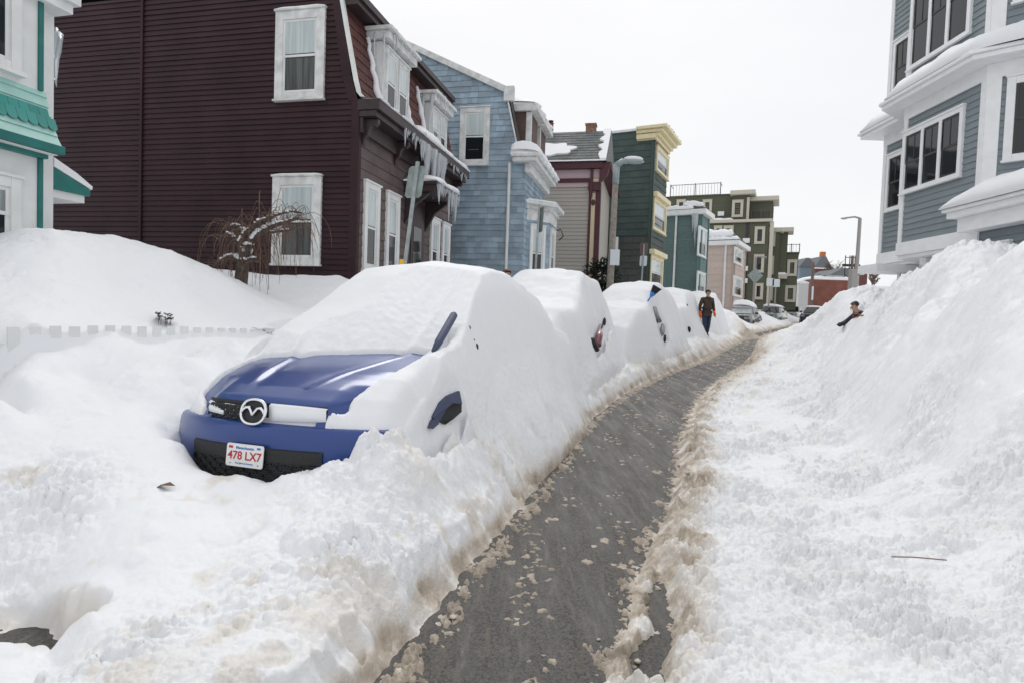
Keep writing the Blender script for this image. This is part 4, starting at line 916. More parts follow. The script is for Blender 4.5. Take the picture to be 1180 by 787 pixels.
def loop_snow(path, z, w_, h, seed, step=.07, rag=.22):
    rows = []; pts = []
    for a, b in zip(path[:-1], path[1:]):
        a = Vector(a); b = Vector(b); n = max(1, int((b - a).length/step)); pts += [a + (b - a)*(i/n) for i in range(n)]
    pts.append(Vector(path[-1])); mb = MB()
    for i, p in enumerate(pts):
        d = (pts[min(i + 4, len(pts) - 1)] - pts[max(i - 4, 0)]).normalized(); nn = Vector((-d.y, d.x)); e = min(1, .3 + min(i, len(pts) - 1 - i)*.12)
        hh = h*e*(1 + rag*float(perlin(np.array(i*.11 + seed), np.array(seed*1.7)))*1.6 + rag*.35*float(perlin(np.array(i*.5), np.array(seed + 3.))))
        rows.append([fr(p.x + nn.x*w_*a, p.y + nn.y*w_*a, z + hh*b) for a, b in ((0, 0), (0, .95), (.15, 1.0), (.4, .97), (.65, .86), (.85, .66), (.96, .4), (1.0, .15), (.97, 0))])
    k = len(rows[0]); mb.add([v for q in rows for v in q], [(i*k + j, i*k + j + 1, (i+1)*k + j + 1, (i+1)*k + j) for i in range(len(rows) - 1) for j in range(k - 1)] + [tuple(range(k)), tuple((len(rows)-1)*k + j for j in range(k))])
    return mb.build('roof_snow', [SNOW], r, smooth=True)
loop_snow([near, n0, n1], zl + .152, .56, .42, 2.3); loop_snow([(S + .5, -.8), (farend[0] + .3, -.8)], zl + .152, .56, .36, 5.1)
pf, l = bay_pl2(*faces['front']); pn, ln_ = bay_pl2(*faces['near']); ps, lset = bay_pl2(*faces['set'])
def win3(pl, rc, panes): window(r, pl, rc, .10, 'crisp_white', 'insect_screen', upper=None, panes=panes, muntins=1, depth=.07, sill=.03)
w2 = I_.frect(1044, 153, 1108, 220); w2b = I_.fpx(1042, 229)[1]; w2t = I_.fpx(1077, 139)[1]
win3(pf, (w2[0], w2[1], w2b + .1, w2t), 3); h_ = w2t - w2b - .1
z3b = I_.fpx(1054, 79)[1]; win3(pf, (w2[0] - .02, w2[1], z3b, z3b + 1.9), 3)
for zz0 in (w2b + .05, z3b + .05):
    win3(ps, (.65, 1.35, zz0, zz0 + h_ + .05), 1)
    window(r, pn, (.30, ln_ - .30, zz0 + .15, zz0 + h_ + .3), .14, 'crisp_white', 'insect_screen', upper=None, depth=.07, sill=.04)
# recessed ground floor, soffit, post, porch roof on the near side
mb = MB(); pts = pent(0, .0, 0); mb.prism([fr(a, b, zb_ - .10) for a, b in ((near[0], near[1]), (0, 0), (S, 0), far_, farend, (farend[0], -4), (near[0], -4))], (0, 0, .075)); 
mb.obox(fr, farend[0] - 1.1, farend[0] - .25, -2.5, -.1, zb_ - .3, zb_ - .105)
mb.build('soffit', ['crisp_white'], r)
gw = lambda u, n, z: fr(u, n - 1.15, z)
mb = MB(); clap(mb, gw, const(-5, farend[0] - 1.2), -.3, zb_ - .1, .135, .022, 0, .04); mb.obox(gw, -5, farend[0] - 1.2, -.1, -.01, -.3, zb_ - .1); mb.build('lower_wall', ['greyblue_siding'], r, tint=True)
mb = MB(); mb.obox(gw, farend[0] - 1.45, farend[0] - 1.2, 0, .06, 0, zb_ - .11); mb.obox(gw, -.1, .06, .0, .05, 0, zb_ - .11); mb.build('lower_corner_board', ['crisp_white'], r)
for px_ in (1069,):
    u_ = I_.fpx(px_, 300, -.35)[0]; mb = MB(); mb.obox(fr, u_ - .08, u_ + .08, -.43, -.27, 0, zb_ - .105); mb.obox(fr, u_ - .11, u_ + .11, -.46, -.24, zb_ - .25, zb_ - .108); mb.build('porch_post', ['crisp_white'], r)
u_ = I_.fpx(1110, 275, -.6)[0]
mat('lamp_metal', (.25, .25, .24), .4); mb = MB(); mb.obox(fr, .35, .75, -.7, -.45, zb_ - .17, zb_ - .105); mb.sphere(fr(.45, -.57, zb_ - .2), .07); mb.sphere(fr(.65, -.57, zb_ - .2), .07); mb.build('soffit_lamp', ['lamp_metal'], r)
wA = I_.frect(1040, 311, 1056, 335, -1.15); window(r, gw, (wA[0], wA[1] + .1, wA[2] - .3, wA[3]), .1, 'crisp_white', 'insect_screen', upper=None)
# porch roof: front edge measured at 1.0 m proud of the bay
pe = .55; u1_, zpr = I_.fpx(1090, 252, pe); 
mb = MB(); mb.obox(fr, -6, u1_, -1.6, pe, zpr - .02, zpr + .10); mb.obox(fr, -6, u1_ + .05, -1.6, pe + .07, zpr + .101, zpr + .17); mb.obox(fr, -6, u1_ - .12, -1.0, pe - .14, zpr - .3, zpr - .021)
po = mb.build('porch_roof', ['crisp_white'], r, bevel=.012)
mb = MB(); NV = 70; rows = []
for i in range(NV):
    f_ = i/(NV - 1); u = u1_ + .06 - 5.5*f_; e = min(1, (f_*5.5/.9))**.55
    hh = (.10 + .50*e)*(1 + .1*float(perlin(np.array(i*.16), np.array(2.2))))
    rows.append([fr(u, pe + .10 - 2.2*a, zpr + .165 + hh*b) for a, b in ((-.0, 0), (-.012, .12), (0, .3), (.03, .5), (.09, .68), (.2, .85), (.4, .97), (.7, 1), (1, .9))])
k = 9; mb.add([v for q in rows for v in q], [(i*k + j, i*k + j + 1, (i+1)*k + j + 1, (i+1)*k + j) for i in range(NV - 1) for j in range(k - 1)] + [tuple(range(k))])
mb.build('roof_snow', [SNOW], po, smooth=True)
pw = lambda u, n, z: fr(u, n + .1, z); mb = MB(); clap(mb, pw, const(-6, u1_ - .2), -.3, zpr - .3, .135, .022, 0, .04); mb.box(-6, u1_ - .2, -1.0, .09, -.3, zpr - .31); mb.obox(pw, u1_ - .34, u1_ - .18, 0, .05, 0, zpr - .31) ; mb.build('porch_wall', ['greyblue_siding'], po, tint=True)
mb = MB(); mb.obox(pw, u1_ - .345, u1_ - .17, .03, .07, 0, zpr - .3); mb.build('corner_board', ['crisp_white'], po)
wB = I_.frect(1138, 283, 1165, 320, .1); window(r, pw, (wB[0], wB[1], wB[2] - .2, wB[3]), .12, 'crisp_white', 'insect_screen', upper=None)
mb = MB(); u2, z2_ = I_.fpx(1005, 246, -.8); mb.obox(ps, lset + .25, lset + .31, -.3, -.24, z2_ - .2, z2_ + .35); mb.build('vent_pipe', ['brown_panel'], r)
# ================================================================== THE BLUE CAR
def car_paint(name, col, met=.35, flake=0.0):
    m = mat(name, col, .32, metal=met, spec=.5, coat=1.0, var=.04, vscale=2)
    return m
car_paint('blue_paint', (.002, .038, .21), .1); MATS['blue_paint'].node_tree.nodes['Principled BSDF'].inputs['Coat Roughness'].default_value = .16; MATS['blue_paint'].node_tree.nodes['Principled BSDF'].inputs['Coat Weight'].default_value = .7; MATS['blue_paint'].node_tree.nodes['Principled BSDF'].inputs['Roughness'].default_value = .45; mat('black_plastic', (.016, .017, .018), .55, var=.25, vscale=60, bump=.35, bscale=120); mat('chrome', (.82, .83, .85), .12, metal=1.0)
mat('tyre', (.02, .02, .02), .85); mat('plate_white', (.80, .80, .79), .4); mat('plate_red', (.48, .015, .03), .5); mat('plate_blue', (.03, .19, .55), .5); mat('frosted_blue', (.055, .068, .125), .65)
def yb(lx): return .30*np.abs(lx/.93)**2.4
_cm = [-.5, 0, .03, .07, .10, .16, .3, .6, 1.0, 1.3, 1.6]; _cz = [.60, .62, .69, .70, .805, .855, .915, .995, 1.075, 1.125, 1.16]
_om = [-.5, 0, .03, .08, .2, .4, .7, 1.1, 1.4, 1.6]; _oz = [.58, .60, .665, .69, .82, .94, 1.02, 1.09, 1.13, 1.15]
def top(lx, ly):
    lx = np.asarray(lx, float); ly = np.asarray(ly, float); m_ = ly - yb(np.clip(lx, -1, 1)); a = np.abs(lx)
    k = sstep(.45, .62, a); z = np.interp(m_, _cm, _cz)*(1 - k) + np.interp(m_, _om, _oz)*k
    z = z - .05*a**2 - np.maximum(0, a - .80)**2*7
    r_ = .20 + .24*np.clip(ly, 0, 1.2)                       # two creases running back and outwards
    z = z + sstep(.16, .5, m_)*(.020*sstep(r_ - .07, r_, a) - .006*np.exp(-((a - r_ + .09)/.05)**2) + .007*np.exp(-((a - r_)/.022)**2)) - .02*sstep(.5, .1, m_)*0
    return z
SNZ = ([-.5, 0, .9, 1.05, 1.3, 1.7, 2.1, 2.4, 2.8, 3.4, 4.0, 4.5, 4.8, 5.2, 6.5], [.6, .72, 1.14, 1.19, 1.31, 1.55, 1.82, 1.96, 2.03, 2.03, 1.95, 1.80, 1.62, 1.42, 1.25])
SNB = ([-1.5, -.6, 0, .9, 1.3, 2.1, 2.6, 3.4, 4.2, 4.7, 5.3, 6.5], [1.15, 1.30, 1.36, 1.44, 1.50, 1.86, 2.03, 2.05, 1.95, 1.70, 1.40, 1.25])
def snow_prof(lx, ly, zs=1.0, ls=1.0, rough=.35, tab=SNZ, sd=0.0):
    """snow lying over a car: lx across, ly back from the bumper"""
    yy = ly/ls; wv = np.interp(yy, [0, 1.0, 1.6, 2.2, 4.2, 4.8], [.97, .95, .82, .70, .68, .8])
    wv = wv + .05*perlin(ly*1.7, lx*0 + 5 + sd) + .012*perlin(ly*4.2, lx*0 + 2 + sd) + (.13*perlin(ly*.8 + sd*3, lx*0 + sd) if tab is SNB else 0)
    q = np.abs(lx) - wv
    drop = np.interp(q, [-.7, -.3, -.08, .0, .07, .18, .3, .45, .58, .75, .9, 1.2], [-.035, .0, .03, .07, .24, .58, .95, 1.32, 1.62, 2.02, 2.5, 3.2])
    z = np.interp(yy, *tab)*zs - drop
    side = sstep(-.02, .12, q)
    n = (.022 if tab is SNZ else .07)*fbm(lx*1.3 + 3 + sd*7, ly*1.3 + sd, 3) + side*.13*(billow(lx*.8 + sd, ly*.7, 2) - .26) + sstep(.4, .65, q)*(.07*clods(lx, ly, .34, .6, 5) + .03*clods(lx, ly, .15, .7, 6)) + side*(.05*(billow(lx*1.2, ly*1.0 + 7, 2) - .2)) + (1 - side)*.003*fbm(lx*5, ly*5, 2)
    return z + n
def unproj(px, py, fr_, func, it=12):
    f, n, d = fr_; z = f.z + 1.1; r = ray(px, py)
    for _ in range(it):
        k = (z - CAMZ)/r.z; w_ = Vector((0, 0, CAMZ)) + r*k; lx, ly = to_car(w_.x, w_.y, f, n, d); z = .5*z + .5*(f.z + float(func(np.array(lx), np.array(ly))))
    return lx, ly
def march(px, py, fr_, func, a=2., b=60.):
    """first crossing of a pixel ray with a height function in car space"""
    f, n, d = fr_; r = ray(px, py); r = r/r.y; t = np.arange(a, b, .02)
    X = r.x*t; Y = t; Zr = CAMZ + r.z*t; lx, ly = to_car(X, Y, f, n, d); h = f.z + func(lx, ly); i = np.argmax(Zr < h)
    return (float(lx[i]), float(ly[i]), float(Zr[i] - f.z)) if (Zr < h).any() else None
def inpoly(x, y, poly):
    """signed distance to a polygon, negative inside"""
    d = np.full(x.shape, 1e9); ins = np.zeros(x.shape, bool); n = len(poly)
    for i in range(n):
        ax, ay = poly[i]; bx, by = poly[(i + 1) % n]; ex, ey = bx - ax, by - ay
        t = np.clip(((x - ax)*ex + (y - ay)*ey)/(ex*ex + ey*ey + 1e-12), 0, 1); d = np.minimum(d, np.hypot(x - ax - ex*t, y - ay - ey*t))
        if ay != by:
            c = ((ay > y) != (by > y)) & (x < (bx - ax)*(y - ay)/(by - ay) + ax); ins ^= c
    return np.where(ins, -d, d)
BF = (BLUE_F, BLUE_N, BLUE_D)
def hood_pt(px, py):
    f, n, d = BF; r = ray(px, py); r = r/r.y; t = np.arange(3.5, 7, .01); lx, ly = to_car(r.x*t, t, f, n, d)
    g = CAMZ + r.z*t - f.z - top(lx, ly); g = np.where((ly > 0) & (ly < 1.5) & (np.abs(lx) < .95), g, 9); i = np.argmax(g < 0) if (g < 0).any() else np.argmin(g)
    return float(lx[i]), float(ly[i])
car = empty('parked_car', BLUE_F, -BLUE_A, 'blue hatchback dug out at the nose, the rest buried under thick snow', 'car')
# bumper wrapped round the nose
cx_ = [(-.935, .75), (-.935, .55), (-.93, .40)] + [(float(x_), None) for x_ in np.linspace(-.925, .925, 61)] + [(.93, .40), (.935, .55), (.935, .75)]
prof = [(.09, .20), (.03, .27), (.004, .35), (-.004, .44), (-.004, .53), (.004, .60), (.014, .645), (.026, .670), (.05, .684), (.14, .688)]
vs = []
for lx, ly in cx_:
    for m_, z in prof:
        if ly is None:
            k = .45*abs(lx/.93)**3; vs.append((lx*(1 - m_*k), float(yb(np.array(lx))) + m_*(1 - k*.5), z - .02*abs(lx)**2 + (.0 if abs(lx) < .4 else 0)))
        else: vs.append((lx - math.copysign(m_*.5, lx), ly, z - .018))
k = len(prof); mb = MB(); mb.add(vs, [(i*k + j, i*k + j + 1, (i + 1)*k + j + 1, (i + 1)*k + j) for i in range(len(cx_) - 1) for j in range(k - 1)]); mb.build('bumper', ['blue_paint'], car, smooth=True)
# hood
us = np.linspace(-.79, .79, 121); nv = 70; vs = []
for lx in us:
    y0 = float(yb(np.array(lx))) + .10 + max(0, abs(lx) - .47)*1.35
    for j in range(nv):
        ly = y0 + (1.35 - y0)*j/(nv - 1); z = float(top(lx, ly)); 
        if j == 0: z -= .02
        vs.append((lx, ly + (.004 if j == 0 else 0), z))
mb = MB(); mb.add(vs, [(i*nv + j, i*nv + j + 1, (i + 1)*nv + j + 1, (i + 1)*nv + j) for i in range(120) for j in range(nv - 1)]); hood = mb.build('hood', ['blue_paint'], car, smooth=True)
for sgn in (-1, 1):
    vs = []; nu, nv = 30, 40
    for i in range(nu):
        lx = sgn*(.44 + .495*i/(nu - 1))
        for j in range(nv): 
            ly = float(yb(np.array(lx))) + .035 + (1.6)*(j/(nv - 1))**1.4; vs.append((lx, ly, float(top(lx, ly)) - .014 - (.0)))
    mb = MB(); mb.add(vs, [(i*nv + j, i*nv + j + 1, (i + 1)*nv + j + 1, (i + 1)*nv + j) for i in range(nu - 1) for j in range(nv - 1)]); fe = mb.build('fender', ['blue_paint'], car, smooth=True)
    mb = MB()        # side panel with the wheel opening
    pts = [(sgn*.905, .58, .25), (sgn*.905, .58, .62)] + [(sgn*.905, .97 + .39*math.cos(a_), .36 + .39*math.sin(a_)) for a_ in np.linspace(math.pi, 0, 15)] + [(sgn*.905, 1.6, .3), (sgn*.905, 4.4, .35), (sgn*.905, 4.4, .95), (sgn*.905, 1.4, .97), (sgn*.905, .7, .84), (sgn*.905, .5, .7), (sgn*.905, .5, .25)]
    mb.prism(pts[1:-1] + [(sgn*.905, .5, .6)], (-sgn*.02, 0, 0)); mb.build('side_panel', ['blue_paint'], car)
    if sgn < 0:
        mb = MB(); lip_ = [(sgn*.945, .97 + .395*math.cos(a_), .36 + .395*math.sin(a_)) for a_ in np.linspace(math.pi, 0, 19)]; mb.tube(lip_, .028, 6); mb.build('arch_trim', ['frosted_blue'], car, smooth=True)
    for wy in (.97, 3.72):
        mb = MB(); an = np.linspace(0, 2*math.pi, 33)[:-1]
        for rr_, x0, x1 in ((.355, .72, .90),): mb.prism([(sgn*x0, wy + rr_*math.cos(a_), .355 + rr_*math.sin(a_)) for a_ in an], (sgn*(x1 - x0), 0, 0))
        wh = mb.build('wheel', ['tyre'], car, bevel=.03)
        mb = MB(); mb.prism([(sgn*.895, wy + .22*math.cos(a_), .355 + .22*math.sin(a_)) for a_ in an], (sgn*.012, 0, 0)); mb.build('rim', ['chrome'], wh)
mb = MB(); vs = []      # cabin under the snow: pillars, roof and glass
sec = [(1.55, .95, .74, 1.1), (1.9, 1.05, .72, 1.42), (2.35, 1.08, .62, 1.60), (3.2, 1.08, .60, 1.645), (4.1, 1.06, .60, 1.58), (4.62, .95, .66, 1.05)]
for ly, zb_0, w_, zt_0 in sec: vs += [(-.9, ly, zb_0 - .1), (-w_ - .04, ly, zt_0 - .06), (-w_*.8, ly, zt_0), (w_*.8, ly, zt_0), (w_ + .04, ly, zt_0 - .06), (.9, ly, zb_0 - .1)]
mb.add(vs, [(i*6 + j, i*6 + j + 1, (i + 1)*6 + j + 1, (i + 1)*6 + j) for i in range(5) for j in range(5)]); mb.build('cabin', ['blue_paint'], car, smooth=False)
# upper grille: recessed panel, honeycomb, packed snow
def on_nose(lx, m_, z): return (lx, float(yb(np.array(lx))) + m_, z - .02*abs(lx)**2)
mb = MB(); xs = np.linspace(-.50, .50, 31); mb.add([on_nose(x_, .105, z) for x_ in xs for z in (.66, .82)], [(2*i, 2*i + 1, 2*i + 3, 2*i + 2) for i in range(30)]); gri = mb.build('grille', ['black_plastic'], car)
def honey(mb, x0, x1, z0, z1, m_, w, h, r_):
    row = 0; z = z0
    while z < z1 + h*.5:
        x_ = x0 + (w*.5 if row % 2 else 0)
        while x_ < x1:
            c = [(x_ + w*.5*a, z + h*.5*b) for a, b in ((-.72, 1), (.72, 1), (1.05, 0), (.72, -1), (-.72, -1), (-1.05, 0))]
            c = [on_nose(a, m_, min(max(b, z0 - .01), z1 + .01)) for a, b in c]; mb.tube(c + [c[0]], r_, 5, cap=False); x_ += w*1.06
        z += h*.62; row += 1
mb = MB(); honey(mb, -.46, -.04, .700, .775, .080, .075, .042, .0075); mb.build('mesh', ['black_plastic'], gri, smooth=True)
def packed(mb, x0, x1, z0f, z1f, mf, n=40, seed=1):
    rows = []
    for i in range(n):
        f = i/(n - 1); x_ = x0 + (x1 - x0)*f; e = min(1, min(f, 1 - f)*9); a, b = z0f(f), z1f(f); j = .008*float(perlin(np.array(f*14), np.array(seed*3.)))
        rows.append([on_nose(x_, mf + .02, a - .002), on_nose(x_, mf - .012*e, a + .012), on_nose(x_, mf - .018*e + j, a + (b - a)*.5), on_nose(x_, mf - .008*e, b - .012 + j), on_nose(x_, mf + .02, b)])
    mb.add([v for r_ in rows for v in r_], [(i*5 + j, i*5 + j + 1, (i + 1)*5 + j + 1, (i + 1)*5 + j) for i in range(n - 1) for j in range(4)])
mb = MB(); packed(mb, .085, .50, lambda f: .692 + .02*f, lambda f: .820 - .01*f**3, .085, seed=2); packed(mb, -.50, -.30, lambda f: .70 + .01*(1 - f), lambda f: .80 - .045*f, .085, seed=4); packed(mb, -.34, -.07, lambda f: .695, lambda f: .800 - .012*f, .104, seed=6)
mb.build('packed_snow', [SNOW], gri, smooth=True)
# emblem: oval ring with two wings meeting in a V
ex, ez, em = .100, .082, .012
def emb(a, b, o=0.0): return (a, em - o + .25*(b + .08), .765 + b)
mb = MB(); an = np.linspace(0, 2*math.pi, 41)
ring = [emb(ex*math.copysign(abs(math.cos(a_))**.85, math.cos(a_)), ez*math.copysign(abs(math.sin(a_))**.85, math.sin(a_))) for a_ in an]; mb.tube(ring, .0105, 8, cap=False)
for s_ in (-1, 1):
    ctl = [(s_*.094, -.012), (s_*.082, .012), (s_*.060, .027), (s_*.036, .026), (s_*.017, .004), (0, -.024)]
    mb.tube([emb(a, b, .004) for a, b in ctl], [.006, .010, .011, .011, .010, .009], 8)
emo = mb.build('emblem', ['chrome'], car, smooth=True)
mb = MB(); mb.prism([emb(ex*.95*math.cos(a_), ez*.95*math.sin(a_), -.012) for a_ in an[:-1]], (0, .012, 0)); mb.build('emblem_base', ['black_plastic'], emo)
# black strip, lower grille and plate
mb = MB(); xs = np.linspace(-.54, .54, 41); 
def strip(m0, zs_, ends=.03):
    rows = []
    for x_ in xs:
        e = min(1, (.54 - abs(x_))/ends + .35); rows.append([on_nose(x_, m0 + .02, zs_[0]), on_nose(x_, m0, zs_[0] + .006 + (1 - e)*.012), on_nose(x_, m0, zs_[1] - .006 - (1 - e)*.012), on_nose(x_, m0 + .02, zs_[1])])
    return rows
rows = strip(-.022, (.44, .535)); mb.add([v for r_ in rows for v in r_], [(i*4 + j, i*4 + j + 1, (i + 1)*4 + j + 1, (i + 1)*4 + j) for i in range(40) for j in range(3)]); mb.build('bumper_strip', ['black_plastic'], car)
mb = MB(); rows = strip(-.008, (.24, .438)); mb.add([v for r_ in rows for v in r_], [(i*4 + j, i*4 + j + 1, (i + 1)*4 + j + 1, (i + 1)*4 + j) for i in range(40) for j in range(3)]); lg = mb.build('lower_grille', ['dark'], car)  # dark sheet laid over the bumper, painted as the shade of an uncut recess
mb = MB(); honey(mb, -.50, .50, .27, .43, -.012, .10, .055, .008); mb.build('mesh', ['black_plastic'], lg, smooth=True)
pm = -.052
def platept(a, b, o=0): return (a, pm - o + .10*(b + .076), .475 + b)
mb = MB(); pts = []
for (cx0, cz0, a0) in ((.137, .061, 0), (-.137, .061, 90), (-.137, -.061, 180), (.137, -.061, 270)):
    pts += [platept(cx0 + .015*math.cos(R(a0 + q)), cz0 + .015*math.sin(R(a0 + q))) for q in (0, 30, 60, 90)]
mb.prism(pts, (0, .006, 0)); plo = mb.build('license_plate', ['plate_white'], car)
def lettering(txt, size, cx0, cz0, m_, parent, sx=1.0, o=.0015, bold=.0):
    cu = bpy.data.curves.new('lettering', 'FONT'); cu.body = txt; cu.size = size; cu.align_x = 'CENTER'; cu.align_y = 'CENTER'; cu.extrude = .0008; cu.offset = bold
    ob = bpy.data.objects.new('lettering', cu); COL.objects.link(ob); dg = bpy.context.evaluated_depsgraph_get(); me = bpy.data.meshes.new_from_object(ob.evaluated_get(dg)); bpy.data.objects.remove(ob)
    me.materials.clear(); me.materials.append(MATS[m_]); o2 = bpy.data.objects.new('lettering', me); COL.objects.link(o2); o2.parent = parent
    p = platept(cx0, cz0, o); o2.location = p; o2.rotation_euler = (R(90) - math.atan(.10), 0, 0); o2.scale = (sx, 1, 1); return o2
lettering('478 LX7', .078, .0, -.004, 'plate_red', plo, 1.02, bold=.0012); lettering('Massachusetts', .026, .0, .050, 'plate_blue', plo, 1.0, bold=.0004); lettering('The Spirit of America', .017, 0, -.052, 'plate_blue', plo)
mb = MB(); 
mb.prism([platept(.098 + a, .048 + b, .001) for a, b in ((0, 0), (.03, 0), (.03, .014), (0, .014))], (0, .001, 0)); mb.build('sticker', ['plate_blue'], plo)
mb = MB(); mb.prism([platept(-.135 + a, .044 + b, .001) for a, b in ((0, 0), (.034, 0), (.034, .016), (0, .016))], (0, .001, 0)); mb.build('sticker', ['plate_red'], plo)
mb = MB()
for a in (-.115, .115): mb.sphere(platept(a, -.056, .001), .004, 0, 8, 6)
mb.build('bolt', ['dark'], plo)
# snow: cover over roof, windscreen and wings, leaving the hood bare
def blue_snow(lx, ly):
    b_ = sstep(.82, 1.10, ly + .06*perlin(lx*3, ly*0 + 1)); q = np.abs(lx) - .95
    hoodz = top(np.clip(lx, -.93, .93), ly) + .062 + .012*fbm(lx*4, ly*4, 3) - np.interp(q, [-.1, 0, .03, .07, .2, .5, 1.2], [0, .04, .22, .55, .8, 1.2, 2.2])
    return hoodz*(1 - b_) + snow_prof(lx, ly)*b_
BPOLY = [(262, 419.5), (300, 413.5), (335, 410.5), (365, 409.5), (400, 409), (450, 408), (495, 407), (478, 421), (452, 434), (430, 446), (415, 456), (405, 464), (399, 476)]
bp = [hood_pt(x_, y_) for x_, y_ in BPOLY]
bl = [hood_pt(x_, y_) for x_, y_ in ((237, 455), (240, 441), (247, 427))]
poly = bp + [(.50, .16), (.50, -.3), (-.56, -.3)] + [(-.56, .20)] + bl
pil_px = [(505.5, 391), (511, 393), (523, 361), (519, 357)]; arch_px = [(490, 494), (498, 472), (510, 456), (527, 447), (535, 466), (530, 488), (510, 498)]
pil = [march(x_, y_, BF, blue_snow)[:2] for x_, y_ in pil_px]; arc = [march(x_, y_, BF, blue_snow)[:2] for x_, y_ in arch_px]
gx = np.arange(-1.9, 1.62, .0135); gy = np.concatenate([np.arange(-.3, 1.9, .0125), np.arange(1.9, 6.1, .025)]); LX, LY = np.meshgrid(gx, gy)
WX = BLUE_F.x + LX*BLUE_N.x + LY*BLUE_D.x; WY = BLUE_F.y + LX*BLUE_N.y + LY*BLUE_D.y
S_ = blue_snow(LX, LY) + BLUE_F.z
TZ2, TD2, TR2 = terrain(WX, WY)
jag = .012*perlin(LX*16, LY*16) + .008*perlin(LX*40, LY*40)
sd1 = inpoly(LX, LY, poly) + jag
sd1 = np.where((LY < 1.2), np.minimum(sd1, (LY - yb(np.clip(LX, -1, 1)) - .05) + jag), sd1)
sd1 = np.where(np.abs(LX) > .93, np.maximum(sd1, (np.abs(LX) - .95)*3), sd1) if False else sd1
cover = smax(S_, TZ2 - .01, .10)
cover = np.where(S_ < TZ2 - .06, TZ2 - .06 - np.minimum(.3, (TZ2 - .06 - S_)*.5), cover)
ramp = BLUE_F.z + top(np.clip(LX, -.93, .93), np.minimum(LY, 1.6)) + .022 + .75*np.maximum(0, sd1) + .006*fbm(LX*3, LY*3, 2)
cover = np.where((np.abs(LX) < .9) & (LY > yb(np.clip(LX, -1, 1)) + .02), np.minimum(cover, ramp), cover)
lip2 = sstep(-.012, .016, sd1)
cover = cover*lip2 + np.minimum(cover, BLUE_F.z + top(np.clip(LX, -.93, .93), np.minimum(LY, 1.5)) - .09)*(1 - lip2)
for pp, dz in ((pil, .10), (arc, .22)):
    s2 = sstep(.0, .03, inpoly(LX, LY, pp) + jag*.5); cover = cover - (1 - s2)*dz
cover = cover - np.interp(LX, [1.44, 1.6], [0, 1.2])*(LY > 1.3) - np.interp(LX, [1.1, 1.3], [0, 1.5])*(LY <= 1.3)
front_ = (LY < yb(np.clip(LX, -1, 1)) + .05) & (np.abs(LX) < .95); cover = np.where(front_, -.6, cover)
side_r = np.clip(.04 + .5*sstep(.75, 1.1, np.abs(LX)), 0, 1)
o = grid_mesh('snow_cover', LX, LY, cover - BLUE_F.z, SNOW, car, attrs={'dirt': TD2*sstep(.25, .0, cover - TZ2), 'rough': side_r})
# bits of the car that show through
P0 = Vector((pil[0][0], pil[0][1], float(blue_snow(np.array(pil[0][0]), np.array(pil[0][1]))) - .03)); P1 = Vector((pil[2][0], pil[2][1], float(blue_snow(np.array(pil[2][0]), np.array(pil[2][1]))) - .03))
mb = MB(); mb.tube([P0 + (P0 - P1)*.3, P0, P1, P1 + (P1 - P0)*.1], [.02, .036, .036, .01], 8); mb.build('pillar', ['frosted_blue'], car, smooth=True)
mb = MB()
for q, rr in (((549, 400), .034), ((541, 378), .022), ((546, 392), .018)):
    m_ = march(*q, BF, blue_snow)
    if m_: mb.sphere((m_[0] - .005, m_[1] + .01, m_[2] - .005), rr, sc=(.6, .8, 1.2))
mb.build('mirror', ['black_plastic'], car, smooth=True)
def chip(px_list, depth_in, name, m_, parent):
    """a small plate, exposed wing or dark filler for the wheel opening, set a little inside the snow surface"""
    pts = [Vector(march(*q, BF, blue_snow)) - Vector((depth_in, -.02, .01)) for q in px_list]; mb = MB(); mb.prism(pts, (-.03, .01, 0)); return mb.build(name, [m_], parent)
chip([(497, 480), (505, 463), (514, 455), (528, 449), (531, 464), (520, 463), (512, 471), (505, 484)], -.005, 'wing_edge', 'frosted_blue', car)
chip([(505, 484), (512, 471), (520, 463), (531, 464), (531, 473), (522, 481), (512, 488)], .0, 'wheel_opening_shade', 'dark', car)  # dark plate, its colour stands in for the shade inside the wheel opening
chip([(493, 492), (496, 483), (503, 479), (504, 487), (497, 493)], -.005, 'bumper_corner', 'frosted_blue', car)

